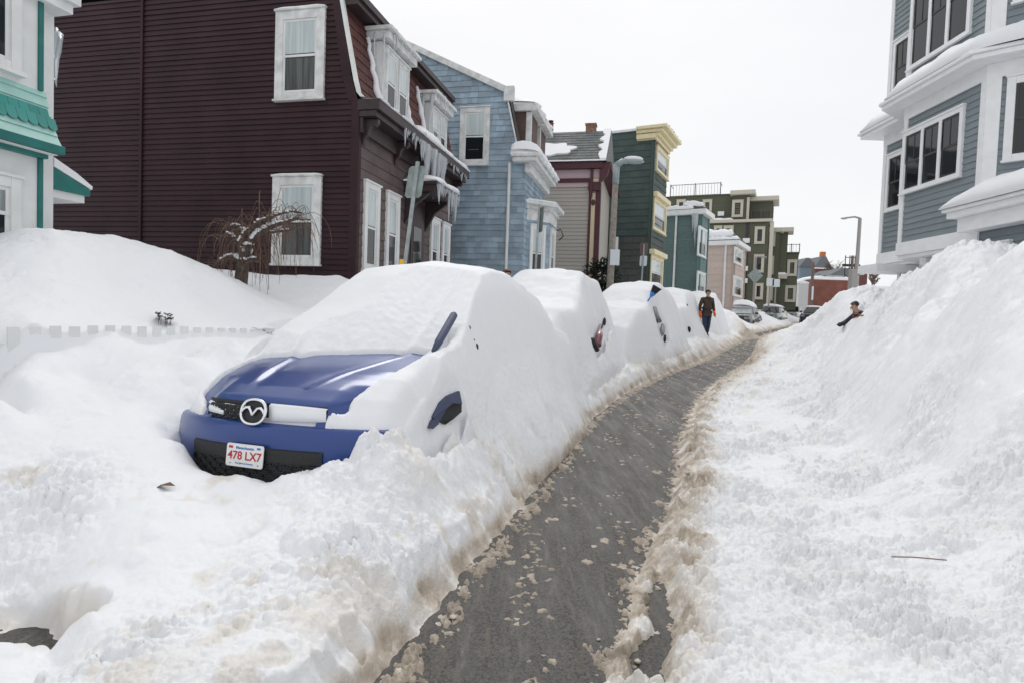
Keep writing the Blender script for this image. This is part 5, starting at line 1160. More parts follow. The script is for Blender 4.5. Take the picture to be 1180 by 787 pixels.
# ================================================================== THE OTHER CARS
car_paint('pink_paint', (.20, .07, .085)); car_paint('silver_paint', (.34, .36, .37), .6); car_paint('navy_paint', (.012, .014, .035)); car_paint('white_paint', (.6, .6, .6), .0); car_paint('grey_green_paint', (.16, .2, .19), .5); mat('frosty_glass', (.22, .25, .26), .35, var=.3, vscale=8)
def buried_car(y, label, paint, L=4.5, zs=1.0, bare=(), off=-1.59, step=.04, extra=None, seed=0, dz=.08):
    f, n, d, a = car_frame(y, off); f.z = float(G(y)) + dz
    r = empty('parked_car', f, -a, label, 'car', 'cars parked along the left kerb'); ls = L/4.68; FR = (f, n, d)
    fn = lambda lx, ly: snow_prof(lx, ly, zs, ls, .6, SNB, seed*4.7) - np.interp(ly, [-1.6, -.9, -.2], [1.6, .35, 0]) - np.interp(ly, [L + .3, L + .9, L + 1.6], [0, .5, 2.2])
    gx = np.arange(-2.0, 1.62, step); gy = np.arange(-1.5, L + 1.6, step); LX, LY = np.meshgrid(gx, gy); WX = f.x + LX*n.x + LY*d.x; WY = f.y + LX*n.y + LY*d.y
    yy = LY/ls
    S_ = fn(LX, LY); TZ2, TD2, TR2 = terrain(WX, WY); S_ = S_ + f.z
    cover = smax(S_, TZ2 - .02, .18); cover = np.where(S_ < TZ2 - .10, TZ2 - .08 - np.minimum(.3, (TZ2 - .1 - S_)*.5), cover)
    cover = cover - np.interp(LX, [-off - .20, -off - .02], [0, 1.4])
    for px in bare:
        pp = [march(q[0], q[1], FR, fn, y - 2, y + 10) for q in px]
        if None in pp: print('bare miss', label, px); continue
        pp = [q[:2] for q in pp]; s2 = sstep(.0, .05, inpoly(LX, LY, pp) + .03*perlin(LX*8, LY*8)); cover = cover - (1 - s2)*.22
    grid_mesh('snow_cover', LX, LY, cover - f.z, SNOW, r, attrs={'dirt': TD2*sstep(.25, .0, cover - TZ2), 'rough': np.clip(.12 + .6*sstep(.8, 1.25, np.abs(LX)), 0, 1)})
    gx = np.linspace(-.94, .94, 34); gy = np.linspace(0.02, L, 60); LX, LY = np.meshgrid(gx, gy); wv = np.interp(LY/ls, [0, 1.0, 1.6, 2.2, 4.2, 4.8], [.97, .95, .82, .70, .68, .8])
    q = np.abs(LX) - wv; drop = np.interp(q, [-.7, -.3, -.08, .0, .07, .18, .4], [-.035, .0, .03, .07, .24, .52, .92]); Z = np.interp(LY/ls, *SNB)*zs - drop - .34
    b = grid_mesh('body', LX, LY, np.maximum(Z, .35), MATS[paint], r)
    return r, FR, fn
def surf(FR, fn, px, py, y, lift=0.0):
    q = march(px, py, FR, fn, y - 2, y + 12)
    return Vector(q) + Vector((0, -.05, lift)) if q else None
c2, FR2, fn2 = buried_car(9.7, 'parked car behind the blue one, all snow except a pinkish strip by its mirror', 'pink_paint', 4.3, 1.17, bare=[[(680, 384), (689, 372), (697, 366), (701, 371), (695, 391), (686, 404)], [(705, 374), (710, 372), (714, 381), (708, 384)]], step=.03, dz=.1, seed=1)
s = surf(FR2, fn2, 697, 371, 9.7)
if s: mb = MB(); mb.sphere(s, .06, sc=(.6, .5, 1.5)); mb.tube([s, s + Vector((-.14, .03, -.1))], .025, 8); mb.build('mirror', ['black_plastic'], c2, smooth=True)
ps = [surf(FR2, fn2, *q, 9.7, -.04) for q in ((683, 388), (689, 401))]
if all(ps): mb = MB(); mb.tube([ps[0], ps[1]], .045, 8); mb.build('pillar', ['black_plastic'], c2, smooth=True)
ps = [surf(FR2, fn2, *q, 9.7, -.03) for q in ((694, 374), (692, 383), (689, 393), (691, 397))]
if all(ps): mb = MB(); mb.tube(ps, [.05, .07, .08, .05], 8); mb.build('door_frame', ['pink_paint'], c2, smooth=True)
c3, FR3, fn3 = buried_car(14.9, 'third car in the row, buried white with a silver pillar and mirror sticking out', 'silver_paint', 4.4, 1.15, bare=[[(753, 355), (757, 354), (766, 372), (769, 388), (764, 393), (758, 375)]], dz=.1, seed=2)
ps = [surf(FR3, fn3, *q, 14.9, .0) for q in ((754, 354), (757, 362), (761, 371), (764, 380), (766, 390))]
if all(ps):
    mb = MB(); mb.tube(ps[:3], [.07, .065, .06], 8); mb.build('pillar', ['silver_paint'], c3, smooth=True)
    mb = MB(); mb.sphere(ps[3], .13, sc=(.55, .5, 1.4)); mr = mb.build('mirror', ['silver_paint'], c3, smooth=True); mb = MB(); mb.sphere(ps[4] + Vector((.02, -.02, 0)), .07, sc=(.6, .6, 1.6)); mb.build('mirror_glass', ['dark_glass'], mr, smooth=True)
c4, FR4, fn4 = buried_car(19.9, 'fourth car in the row, a smooth snow mound just before the walking man', 'silver_paint', 4.4, 1.12, off=-1.95, step=.05, dz=.1, seed=3)
for q, nm, m_ in (((792, 352), 'mirror', 'black_plastic'), ((794, 380), 'wheel', 'tyre')):
    s = surf(FR4, fn4, *q, 20.2)
    if s: mb = MB(); mb.sphere(s, .09 if nm == 'wheel' else .04, sc=(.8, .6, 1.2)); mb.build(nm, [m_], c4, smooth=True)
c5, FR5, fn5 = buried_car(26.0, 'snow covered car behind the walking man with one clear side window', 'white_paint', 4.4, 1.1, off=-1.85, bare=[[(829, 347), (833, 346), (838, 357), (839, 366), (833, 368), (831, 360)]], step=.06, dz=.1, seed=4)
ps = [surf(FR5, fn5, *q, 26.0, -.02) for q in ((830, 347), (832, 355), (834, 362), (836, 366))]
if all(ps): mb = MB(); mb.tube(ps, [.06, .12, .16, .1], 8); mb.build('side_window', ['frosty_glass'], c5, smooth=True); mb = MB(); mb.sphere(ps[2] + Vector((.03, -.1, -.1)), .12, sc=(1, .6, .8)); mb.build('mirror', ['black_plastic'], c5, smooth=True)
def open_car(y, label, paint, off=-1.6, snow_h=.2, L=4.4, front_snow=True, rz=0, glass='dark_glass', dz=.08, group='cars parked along the left kerb'):
    f, n, d, a = car_frame(y, off); f.z = float(G(y)) + dz; r = empty('parked_car', f, -a + rz, label, 'car', group)
    secs = [(0, .35, .70, .80), (.04, .28, .78, .86), (.5, .25, .88, .90), (1.15, .25, .90, .96), (3.4, .25, .90, .98), (4.2, .28, .88, .95), (L, .4, .80, .85)]
    mb = MB(); vs = []
    for ly, z0, w_, z1 in secs: vs += [(-w_, ly, z0), (-w_ - .03, ly, (z0 + z1)*.5), (-w_*.93, ly, z1), (w_*.93, ly, z1), (w_ + .03, ly, (z0 + z1)*.5), (w_, ly, z0)]
    mb.add(vs, [(i*6 + j, i*6 + j + 1, (i + 1)*6 + j + 1, (i + 1)*6 + j) for i in range(6) for j in range(5)] + [(5, 4, 3, 2, 1, 0), (36, 37, 38, 39, 40, 41)]); mb.build('body', [paint], r, bevel=.03)
    mb = MB(); mb.hexa([(-.80, 1.2, .95), (.80, 1.2, .95), (.80, 3.9, .97), (-.80, 3.9, .97), (-.60, 1.95, 1.46), (.60, 1.95, 1.46), (.60, 3.3, 1.46), (-.60, 3.3, 1.46)]); cb = mb.build('cabin', [paint], r, bevel=.04)
    def lerp(a_, b_, t_): return tuple(a_[i] + (b_[i] - a_[i])*t_ for i in range(3))
    mb = MB(); mb.add([(-.70, 1.245, 1.0), (.70, 1.245, 1.0), (.55, 1.90, 1.43), (-.55, 1.90, 1.43)], [(0, 1, 2, 3)]); mb.build('windscreen', [glass], r)
    for s_ in (-1, 1):
        mb = MB(); mb.add([(s_*.795, 1.5, 1.0), (s_*.795, 3.6, 1.0), (s_*.625, 3.2, 1.42), (s_*.625, 2.05, 1.42)], [(0, 1, 2, 3)]); mb.build('side_window', [glass], r)
        mb = MB(); mb.box(s_*.96 - .1, s_*.96 + .1, 1.42, 1.52, .98, 1.12); mb.build('mirror', [paint], r, bevel=.03)
        mb = MB(); mb.box(s_*.62 - .16, s_*.62 + .16, -.02, .05, .62, .76); mb.build('headlight', ['frosty_glass'], r, bevel=.02)
        for wy in (.85, 3.5):
            mb = MB(); mb.prism([(s_*.74, wy + .32*math.cos(q), .32 + .32*math.sin(q)) for q in np.linspace(0, 6.283, 21)[:-1]], (s_*.18, 0, 0)); mb.build('wheel', ['tyre'], r)
    mb = MB(); mb.box(-.26, .26, -.03, -.005, .45, .58); mb.build('license_plate', ['plate_white'], r)
    mb = MB(); mb.box(-.42, .42, -.02, .02, .60, .74); mb.build('grille', ['black_plastic'], r)
    mb = MB(); snow_ridge(mb, [(-.66, 3.7, 1.44), (-.66, 1.9, 1.44)], (1, 0, 0), 1.32, snow_h, seed=y, step=.12)
    if front_snow: snow_ridge(mb, [(-.85, 1.35, .93), (-.85, .1, .86)], (1, 0, 0), 1.7, snow_h*.9, seed=y + 2, step=.12); snow_ridge(mb, [(-.8, 4.3, .95), (-.8, 3.7, .95)], (1, 0, 0), 1.6, snow_h, seed=y + 3, step=.12)
    mb.build('snow_cover', [SNOW], r, smooth=True)
    return r
open_car(38.5, 'dark navy car with its nose dug out and a heap of snow on top', 'navy_paint', snow_h=.5, glass='frosty_glass', front_snow=False)
open_car(47.5, 'grey green car beyond the navy one, partly cleared of snow', 'grey_green_paint', snow_h=.25, front_snow=False)
open_car(55.5, 'silver grey car standing farthest up the row in front of the olive building', 'silver_paint', snow_h=.12, front_snow=False)
def car_right():
    o = open_car(50.0, 'dark car half hidden behind the snow bank on the right', 'navy_paint', off=1.2, snow_h=.15, front_snow=False, group='cars beyond the right bank'); 
car_right()
# ================================================================== FENCE, TREE, SIGNS, LAMPS
def at(px, py, y): return P(px, py, y)
def tree_tube(mb, pts, r0, r1, seg=6, m=0): n = len(pts); mb.tube(pts, [r0 + (r1 - r0)*(i/(n - 1)) for i in range(n)], seg, m)
fx = []
fa, fb = at(-60, 378, 4.55), at(312, 374, 7.62); fdir = Vector((fb.x - fa.x, fb.y - fa.y, 0)); flen = fdir.length; fdir /= flen; fn_ = Vector((fdir.y, -fdir.x, 0))
fence = empty('picket_fence', (fa.x, fa.y, .6), 0, 'low white picket fence half sunk in snow before the dark house', 'fence'); fo = fence.location
def fp(u, n, z): return Vector((fa.x, fa.y, 0)) + fdir*u + fn_*n + Vector((0, 0, z)) - Vector(fo)
def ftop(u): 
    p = fa + fdir*u; return 1.37 + .02*math.sin(u*1.3)
mb = MB(); u = .05
while u < flen:
    zt = ftop(u) + random.uniform(-.006, .006); p = [fp(u, .03, .5), fp(u + .085, .03, .5), fp(u + .085, .05, .5), fp(u, .05, .5)]; q = [fp(u, .03, zt), fp(u + .085, .03, zt), fp(u + .085, .05, zt), fp(u, .05, zt)]
    mb.hexa(p + q); u += .16
mb.build('pickets', ['white_trim'], fence)
mb = MB()
for z in (.78, 1.17): mb.hexa([fp(0, -.02, z), fp(flen, -.02, z), fp(flen, .028, z), fp(0, .028, z), fp(0, -.02, z + .08), fp(flen, -.02, z + .08), fp(flen, .028, z + .08), fp(0, .028, z + .08)])
mb.build('rail', ['white_trim'], fence)
for px, y in ((2, 4.62),):
    p = at(px, 385, y); u = (p - fa).dot(fdir); mb = MB(); mb.hexa([fp(u - .07, -.06, .3), fp(u + .06, -.06, .3), fp(u + .06, .08, .3), fp(u - .07, .08, .3), fp(u - .07, -.06, 1.42), fp(u + .06, -.06, 1.42), fp(u + .06, .08, 1.42), fp(u - .07, .08, 1.42)]); mb.build('post', ['white_trim'], fence, bevel=.01)
    mb = MB(); mb.sphere(fp(u, .01, 1.45), .085, sc=(1, 1, .5)); mb.build('snow', [SNOW], fence, smooth=True)
mb = MB()
us_ = np.arange(3.2, flen, .05); snow_ridge(mb, [fp(3.0, -.03, 1.35), fp(flen, -.03, 1.35)], fn_, .10, .08, seed=3, step=.05, rag=.5); mb.build('snow', [SNOW], fence, smooth=True)

mat('bark', (.075, .055, .045), .85, var=.35, vscale=18, bump=.6, bscale=30); mat('twig', (.135, .082, .058), .75, var=.3, vscale=9); mat('holly', (.012, .022, .010), .45, var=.4, vscale=30); mat('evergreen', (.014, .026, .014), .7, var=.4, vscale=10)
rt_ = random.Random(5)
tb = at(277, 335, 8.9); gz = ground_z(tb.x, tb.y) - .4
tree = empty('weeping_tree', (tb.x, tb.y, gz), 0, 'small bare weeping tree with drooping twigs and snow on its crooked limbs', 'tree')
def tl(px, py, dy=0.0): p = at(px, py, 8.9 + dy); return Vector((p.x - tb.x, p.y - tb.y, p.z - gz))
mb = MB(); tree_tube(mb, [Vector((0, 0, 0)), tl(277, 330), tl(279, 312), tl(281, 300)], .10, .085, 10); mb.build('trunk', ['bark'], tree, smooth=True)
limbs = [([(281, 302), (268, 296), (256, 300), (248, 307)], .06), ([(281, 302), (286, 285), (296, 272), (310, 262), (330, 256), (344, 252)], .06), ([(281, 300), (275, 284), (283, 268), (298, 256), (312, 250)], .05),
         ([(284, 288), (272, 276), (262, 270), (252, 276)], .045), ([(296, 270), (312, 268), (326, 266), (340, 264)], .04), ([(283, 268), (272, 260), (262, 262)], .035), ([(300, 256), (318, 248), (334, 244), (348, 246)], .035), ([(281, 304), (292, 298), (300, 304)], .04)]
mb = MB(); sm = MB(); tips = []
for pts, r0 in limbs:
    dy = rt_.uniform(-.35, .35); q = [tl(x, y, dy*i/(len(pts) - 1) + rt_.uniform(-.04, .04)) for i, (x, y) in enumerate(pts)]
    q2 = resample(q, .05); q2 = [p + Vector((rt_.uniform(-.008, .008), rt_.uniform(-.008, .008), rt_.uniform(-.008, .008))) for p in q2]
    tree_tube(mb, q2, r0, r0*.35, 7); tips += [(p, dy) for p in q2[2:]]
    for a in range(0, len(q2) - 2, 1):
        if rt_.random() < .8:
            rr = (r0*(1 - .65*a/len(q2)))*rt_.uniform(.7, 1.3); p = q2[a] + Vector((0, 0, r0*(1 - .6*a/len(q2))*.8)); sm.sphere(p, rr, 0, 7, 5, (rt_.uniform(1, 1.7), 1.1, rt_.uniform(.5, .85)))
mb.build('limb', ['bark'], tree, smooth=True); sm.build('snow', [SNOW], tree, smooth=True)
mb = MB()
for k in range(190):
    p, dy = rt_.choice(tips); base = Vector(p); an = rt_.uniform(0, 2*math.pi); side = Vector((math.cos(an), math.sin(an)*.55, 0)); 
    if p.x > .4 and rt_.random() < .5: side = Vector((abs(side.x), side.y, 0))
    if p.x < .0 and rt_.random() < .6: side = Vector((-abs(side.x), side.y, 0))
    reach = rt_.uniform(.12, .55); rise = rt_.uniform(0, .2)*(1 if rt_.random() > .12 else 2.6); drop = rt_.uniform(.25, .95); cur = []
    for i in range(9):
        f = i/8; cur.append(base + side*reach*(1 - (1 - f)**1.8) + Vector((0, 0, rise*math.sin(min(1, f*2.2)*math.pi/2)*1.0 - (rise + drop)*max(0, f - .15)**1.8)) + Vector((rt_.uniform(-.01, .01), rt_.uniform(-.01, .01), 0)))
    tree_tube(mb, cur, .0048, .0022, 4)
mb.build('twigs', ['twig'], tree)
# holly sprigs standing out of the snow
def on_ground(px, py, y0=2.0, y1=14):
    r = ray(px, py); r = r/r.y; t = np.arange(y0, y1, .02); z = terrain((r.x*t)[None], t[None])[0][0]; zz = CAMZ + r.z*t; i = np.argmax(zz < z); return Vector((r.x*t[i], t[i], z[i]))
def sprig(px, py, y, n, size, label, sx=.07, name='holly_shrub'):
    p = on_ground(px, py + 4, 5.2, 12); r = empty(name, p, 0, label, 'shrub'); mb = MB(); st = MB(); q_ = random.Random(px)
    for k in range(n):
        a = q_.uniform(0, 6.28); c = Vector((q_.uniform(-sx, sx), q_.uniform(-sx, sx), q_.uniform(-.03, sx*1.5))); st.tube([Vector((c.x*.7, c.y, -.12)), c], .0022, 4)
        for j in range(5):
            b = a + j*1.26; d = Vector((math.cos(b), math.sin(b), q_.uniform(-.2, .7))).normalized()*size; s_ = Vector((-d.y, d.x, 0))*.45; mb.add([c, c + d*.5 + s_, c + d, c + d*.5 - s_], [(0, 1, 2, 3)])
    mb.build('leaves', ['holly'], r); st.build('stem', ['bark'], r)
sprig(188, 370, 6.15, 13, .048, 'dark green holly sprig poking out of snow above the picket fence', .075)
sprig(309, 381, 7.3, 7, .03, 'tiny dark sprig at the fence end beside the blue car', .05)
def bush(px, py, y, r_, n, label):
    p = at(px, py, y); r = empty('evergreen_shrub', (p.x, p.y, p.z), 0, label, 'shrub'); mb = MB(); q_ = random.Random(3)
    for k in range(n):
        v = Vector((q_.gauss(0, 1), q_.gauss(0, 1), q_.gauss(0, 1))).normalized()*r_*q_.uniform(.45, 1.05); v.z *= .9; d = (v.normalized() + Vector((q_.uniform(-.6, .6),)*3))*.16; s_ = Vector((-d.y, d.x, q_.uniform(-.05, .05)))*.35; mb.add([v, v + d*.5 + s_, v + d, v + d*.5 - s_], [(0, 1, 2, 3)])
    mb.build('foliage', ['evergreen'], r); mb = MB(); mb.tube([(0, 0, -1.5), (0, 0, .3)], .06, 6); mb.build('stem', ['bark'], r)
bush(694, 318, 24.5, .72, 1400, 'dark evergreen shrub beside the concrete lamp post')

mat('galv', (.30, .33, .33), .45, metal=.4, var=.15, vscale=12); mat('sign_back', (.26, .31, .30), .45, metal=.2, var=.2, vscale=7); mat('concrete', (.27, .24, .21), .85, var=.2, vscale=8, bump=.2); mat('tape_yellow', (.75, .46, .01), .5); mat('sign_pale', (.62, .66, .68), .5); mat('sign_brown', (.13, .085, .075), .6); mat('lamp_head', (.30, .35, .36), .4, metal=.3)
mat('wood_pole', (.15, .105, .09), .85, var=.25); mat('metal_pole', (.30, .28, .27), .6)
def signpost(base, topz, lean, label, signs, pw=.055, mtl='galv', holes=False, band=None):
    """square punched post with flat sign plates: signs = (z0, z1, width, offset along x, yaw, material)"""
    r = empty('street_sign', base, 0, label, 'street sign'); mb = MB(); h = topz - base.z; lx_ = lean*h
    mb.hexa([(-pw/2, -pw/2, -.5), (pw/2, -pw/2, -.5), (pw/2, pw/2, -.5), (-pw/2, pw/2, -.5), (lx_ - pw/2, -pw/2, h), (lx_ + pw/2, -pw/2, h), (lx_ + pw/2, pw/2, h), (lx_ - pw/2, pw/2, h)]); po = mb.build('post', [mtl], r)
    if holes:
        mb = MB(); n = int(h/.05)
        for i in range(n):
            z = (i + .5)*.05; c = lx_*z/h; mb.add([(c + .009*math.cos(a_), -pw/2 - .0015, z + .009*math.sin(a_)) for a_ in np.linspace(0, 6.283, 9)[:-1]], [tuple(range(8))])
        mb.build('post_holes', ['dark'], po)
    if band: mb = MB(); c0 = lx_*band[0]/h; mb.box(c0 - pw*.62, c0 + pw*.62, -pw*.62, pw*.62, band[0], band[1]); mb.build('reflector_band', ['tape_yellow'], r)
    for z0, z1, w_, ox, yaw, mm in signs:
        c = lx_*(z0 + z1)/2/h + ox; mb = MB(); ca, sa = math.cos(yaw), math.sin(yaw); k = .04; yo = pw/2 + .006
        prof = [(-w_/2 + k, z0), (w_/2 - k, z0), (w_/2, z0 + k), (w_/2, z1 - k), (w_/2 - k, z1), (-w_/2 + k, z1), (-w_/2, z1 - k), (-w_/2, z0 + k)]; l2 = lean
        mb.prism([(c + (a*ca) + l2*(b - (z0 + z1)/2), -a*sa + yo, b) for a, b in prof], (0, .006, 0)); mb.build('sign_plate', [mm], r)
    return r
p0, p1 = at(462, 312, 9.6), at(481.5, 187, 9.6); b0_ = Vector((p0.x, p0.y, p0.z)); 
zr_ = lambda py, d: at(475, py, d).z - p0.z
signpost(b0_ - Vector((0, 0, .0)), p1.z, (p1.x - p0.x)/(p1.z - p0.z), 'leaning punched metal sign post with blank grey sign back and yellow band', [(zr_(228, 9.6), zr_(191, 9.6), .275, .0, R(12), 'sign_back')], band=(.10, .17))
p0, p1 = at(616, 322, 15.5), at(621.5, 236, 15.5); zr2 = lambda py: at(620, py, 15.5).z - p0.z
signpost(p0, p1.z, (p1.x - p0.x)/(p1.z - p0.z), 'thin sign post with narrow grey sign before the blue house bay', [(zr2(268), zr2(239), .30, .05, R(62), 'sign_back')], pw=.05, holes=False)
p0, p1 = at(739, 325, 26), at(747, 282, 26); zr3 = lambda py: at(744, py, 26).z - p0.z
signpost(p0, p1.z, .03, 'post with small brown sign above a pale sign by the green house', [(zr3(294), zr3(280), .32, .02, R(10), 'sign_brown'), (zr3(307), zr3(295), .30, .03, R(10), 'sign_pale')], pw=.06, holes=False)
p0 = at(868, 352, 52); zr4 = lambda py: at(868, py, 52).z - p0.z
dm = empty('street_sign', p0, 0, 'back of a diamond shaped warning sign on a pale pole by the olive building', 'street sign'); mb = MB(); mb.tube([(0, 0, -.5), (0, 0, zr4(296))], .10, 8); mb.build('post', ['metal_pole'], dm); mb = MB(); hz_ = (zr4(309) - zr4(327))/2; cz_ = zr4(318); mb.prism([(a*hz_, -.13, cz_ + b*hz_) for a, b in ((0, 1), (1, 0), (0, -1), (-1, 0))], (0, .03, 0)); mb.build('sign_plate', ['sign_back'], dm)
mb = MB(); mb.tube([(0, 0, zr4(298)), (.15, 0, zr4(296)), (.9, -.1, zr4(296.5))], .07, 6); mb.build('arm', ['metal_pole'], dm)
p0 = at(882, 352, 47)
for nm_, px, py0, py1, y in (('pale', 886, 345, 321, 50), ('white', 893, 342, 322, 50)):
    p0 = at(px, py0 + 8, y); zz_ = lambda py: at(px, py, y).z - p0.z; r_ = empty('street_sign', p0, 0, {'pale': 'small pale notice board on a pole, left of two before the olive building', 'white': 'small white notice board on a pole, right of two before the olive building'}[nm_], 'street sign')
    mb = MB(); mb.tube([(0, .03, -.5), (0, .03, zz_(py1))], .05, 6); mb.build('post', ['metal_pole'], r_); mb = MB(); mb.box(-.30, .30, -.04, -.01, zz_(py1 + 9), zz_(py1)); mb.build('sign_plate', ['sign_pale'], r_)
# lamp posts
L0, L1 = at(703, 322, 22), at(710.5, 190, 22)
lp = empty('street_lamp', L0, 0, 'concrete lamp post with snow capped head and two sign backs', 'street lamp'); h = L1.z - L0.z; lx_ = (L1.x - L0.x)
mb = MB(); mb.tube([(-.0, 0, -1), (lx_*.85, 0, h*.85)], [.135, .10], 12); mb.build('pole', ['concrete'], lp, smooth=True)
mb = MB(); mb.tube([(lx_*.85, 0, h*.83), (lx_*1.0, 0, h)], .12, 10); mb.tube([(lx_, 0, h - .05), (lx_ + .2, 0, h + .12), (lx_ + .42, 0, h + .12)], [.13, .1, .08], 8); mb.build('collar', ['lamp_head'], lp, smooth=True)
mb = MB(); mb.sphere((lx_ + .62, 0, h + .12), .31, 0, 14, 8, (1.2, .5, .30)); mb.build('lamp_head', ['lamp_head'], lp, smooth=True); mb = MB(); mb.sphere((lx_ + .60, 0, h + .22), .29, 0, 14, 8, (1.2, .5, .32)); mb.build('snow_cap', [SNOW], lp, smooth=True)
for (x0, x1, y0, y1) in ((707, 714, 272.5, 290.5), (701.5, 713, 289, 306.5)):
    a = at(x0, y1, 22); b = at(x1, y0, 22); mb = MB(); yo = .22 if x0 > 705 else -.24; mb.box(a.x - L0.x, b.x - L0.x, yo, yo + .02, a.z - L0.z, b.z - L0.z); mb.build('sign_plate', ['sign_pale'], lp, bevel=.02)
R0, R1 = at(985.5, 335, 40), at(991, 252, 40); rp = empty('street_lamp', R0, 0, 'tall thin lamp post with long arm beside the grey blue house', 'street lamp'); h = R1.z - R0.z; lx_ = R1.x - R0.x
mb = MB(); mb.tube([(0, 0, -1), (lx_, 0, h)], [.14, .11], 8); mb.build('pole', ['metal_pole'], rp); mb = MB(); mb.tube([(lx_, 0, h), (lx_ - .35, 0, h + .08), (lx_ - 1.0, 0, h - .02)], .06, 6); mb.build('arm', ['metal_pole'], rp); mb = MB(); mb.sphere((lx_ - 1.05, 0, h - .05), .22, sc=(1, .5, .3)); mb.build('lamp_head', ['lamp_head'], rp)
mb = MB(); mb.box(-.42, -.02, -.25, .2, -1, at(985, 311, 40).z - R0.z); mb.build('control_cabinet', ['metal_pole'], rp, bevel=.05)
# pole with wire racks beyond the right hand house
Q0, Q1 = at(980, 340, 70), at(981, 295, 70); up_ = empty('utility_pole', Q0, 0, 'dark utility pole with crossarm and transformers behind the grey blue house', 'utility pole'); h = Q1.z - Q0.z
mb = MB(); mb.tube([(0, 0, -1), (0, 0, h)], .16, 8); mb.build('pole', ['wood_pole'], up_); mb = MB(); mb.box(-1.1, .9, -.1, .1, h*.72, h*.78); mb.build('crossarm', ['dark'], up_)
mb = MB()
for x in (-.8, -.3, .3, .7): mb.tube([(x, 0, h*.45), (x, 0, h*1.0)], .05, 6)
mb.tube([(-.8, 0, h*.95), (.7, 0, h*.95)], .04, 5); mb.tube([(-.8, 0, h*.5), (.9, 0, h*.3)], .05, 5); mb.build('rack', ['dark'], up_); mb = MB(); mb.tube([(.5, -.2, h*.2), (.5, -.2, h*.42)], .25, 10); mb.build('transformer', ['metal_pole'], up_)
W0, W1 = at(934.5, 352, 72), at(935.5, 303, 72); wp = empty('utility_pole', W0, 0, 'thin wooden pole at the corner of the red brick building', 'utility pole'); mb = MB(); mb.tube([(0, 0, -1), (0, 0, W1.z - W0.z)], [.22, .16], 8); mb.build('pole', ['wood_pole'], wp); mb = MB(); mb.box(-.1, .1, -.25, -.2, .6, 2.2); mb.build('notice', ['sign_pale'], wp)

# ------------------------------------------------------------------ far end of the street
tint_mat('brick_red', (.20, .075, .055), .85, var=.18, vscale=.8); tint_mat('brick_dark', (.15, .06, .05), .85); mat('far_white', (.52, .53, .53), .7); mat('far_blue', (.18, .24, .29), .7); mat('far_grey', (.14, .15, .16), .8); mat('orange_pipe', (.5, .14, .03), .6); mat('far_twig', (.16, .12, .11), .9)
def far_block(name, label, cat, x0, x1, ytop, y, depth_, m_, roofm=None, roof_snow=.4, gable=0, wins=(), zb=0):
    a = at(x0, ytop, y); b = at(x1, ytop, y); base = float(G(y)) - 1; r = empty(name, ((a.x + b.x)/2, y, base), 0, label, cat); w_ = (b.x - a.x)/2; zt = (a.z + b.z)/2 - base
    mb = MB(); n = max(2, int(zt/.5)); mb.box(-w_, w_, .02, depth_, 0, zt)
    for i in range(n): mb.box(-w_, w_, .0 + .012*(i % 2), .03, zt*i/n, zt*(i + 1)/n - .01, 0, random.uniform(.9, 1.08))
    mb.build('wall', [m_], r)
    if gable:
        mb = MB(); mb.prism([(-w_ - .3, -.3, zt), (w_ + .3, -.3, zt), (w_*.25, -.3, zt + gable), (-w_*.25, -.3, zt + gable)], (0, depth_, 0)); mb.build('roof', [roofm or 'far_grey'], r)
    elif roof_snow: mb = MB(); snow_ridge(mb, [(-w_ - .1, .1, zt), (w_ + .1, .1, zt)], (0, 1, 0), depth_*.6, roof_snow, seed=x0, step=.5); mb.build('roof_snow', [SNOW], r, smooth=True)
    for (q0, r0, q1, r1) in wins:
        c = at(q0, r1, y); d = at(q1, r0, y); mb = MB(); ox = (a.x + b.x)/2; mb.box(c.x - ox, d.x - ox, -.06, .05, c.z - base, d.z - base); wo = mb.build('window', ['white_trim'], r); mb = MB(); mb.box(c.x - ox + .18, d.x - ox - .18, -.075, -.05, c.z - base + .18, d.z - base - .18); mb.build('pane', ['glass'], wo)
    return r, w_, zt
far_block('brick_building', 'low red brick building with flat snowy roof at the street end', 'building', 935, 985, 323, 80, 9, 'brick_red', roof_snow=.5)
r_, w_, zt_ = far_block('brick_building', 'darker brick block with pale windows behind the low brick building', 'building', 940, 1000, 311, 120, 10, 'brick_dark', roof_snow=.3, wins=[(962, 312, 968, 317), (971, 312, 977, 317), (979, 312, 985, 317), (990, 312, 996, 317)])
far_block('outbuilding', 'small pale building with snowy roof between olive building and brick building', 'building', 921, 932, 327, 74, 6, 'far_white', roof_snow=.6)
r_, w_, zt_ = far_block('far_house', 'distant blue grey house rising behind the brick building', 'house', 922, 938, 308, 110, 10, 'far_blue', gable=1.6, roof_snow=0)
r_, w_, zt_ = far_block('far_house', 'distant dark roofed house with orange chimney', 'house', 938, 958, 311, 150, 10, 'far_grey', gable=3.2, roof_snow=0); mb = MB(); mb.box(.5, 1.6, 2, 3, zt_ + 2.2, zt_ + 4.6); mb.build('chimney', ['orange_pipe'], r_)
r_, w_, zt_ = far_block('far_house', 'distant row of pale roofs at the right of the street end', 'house', 957, 990, 318, 100, 8, 'far_white', gable=1.2, roof_snow=0)
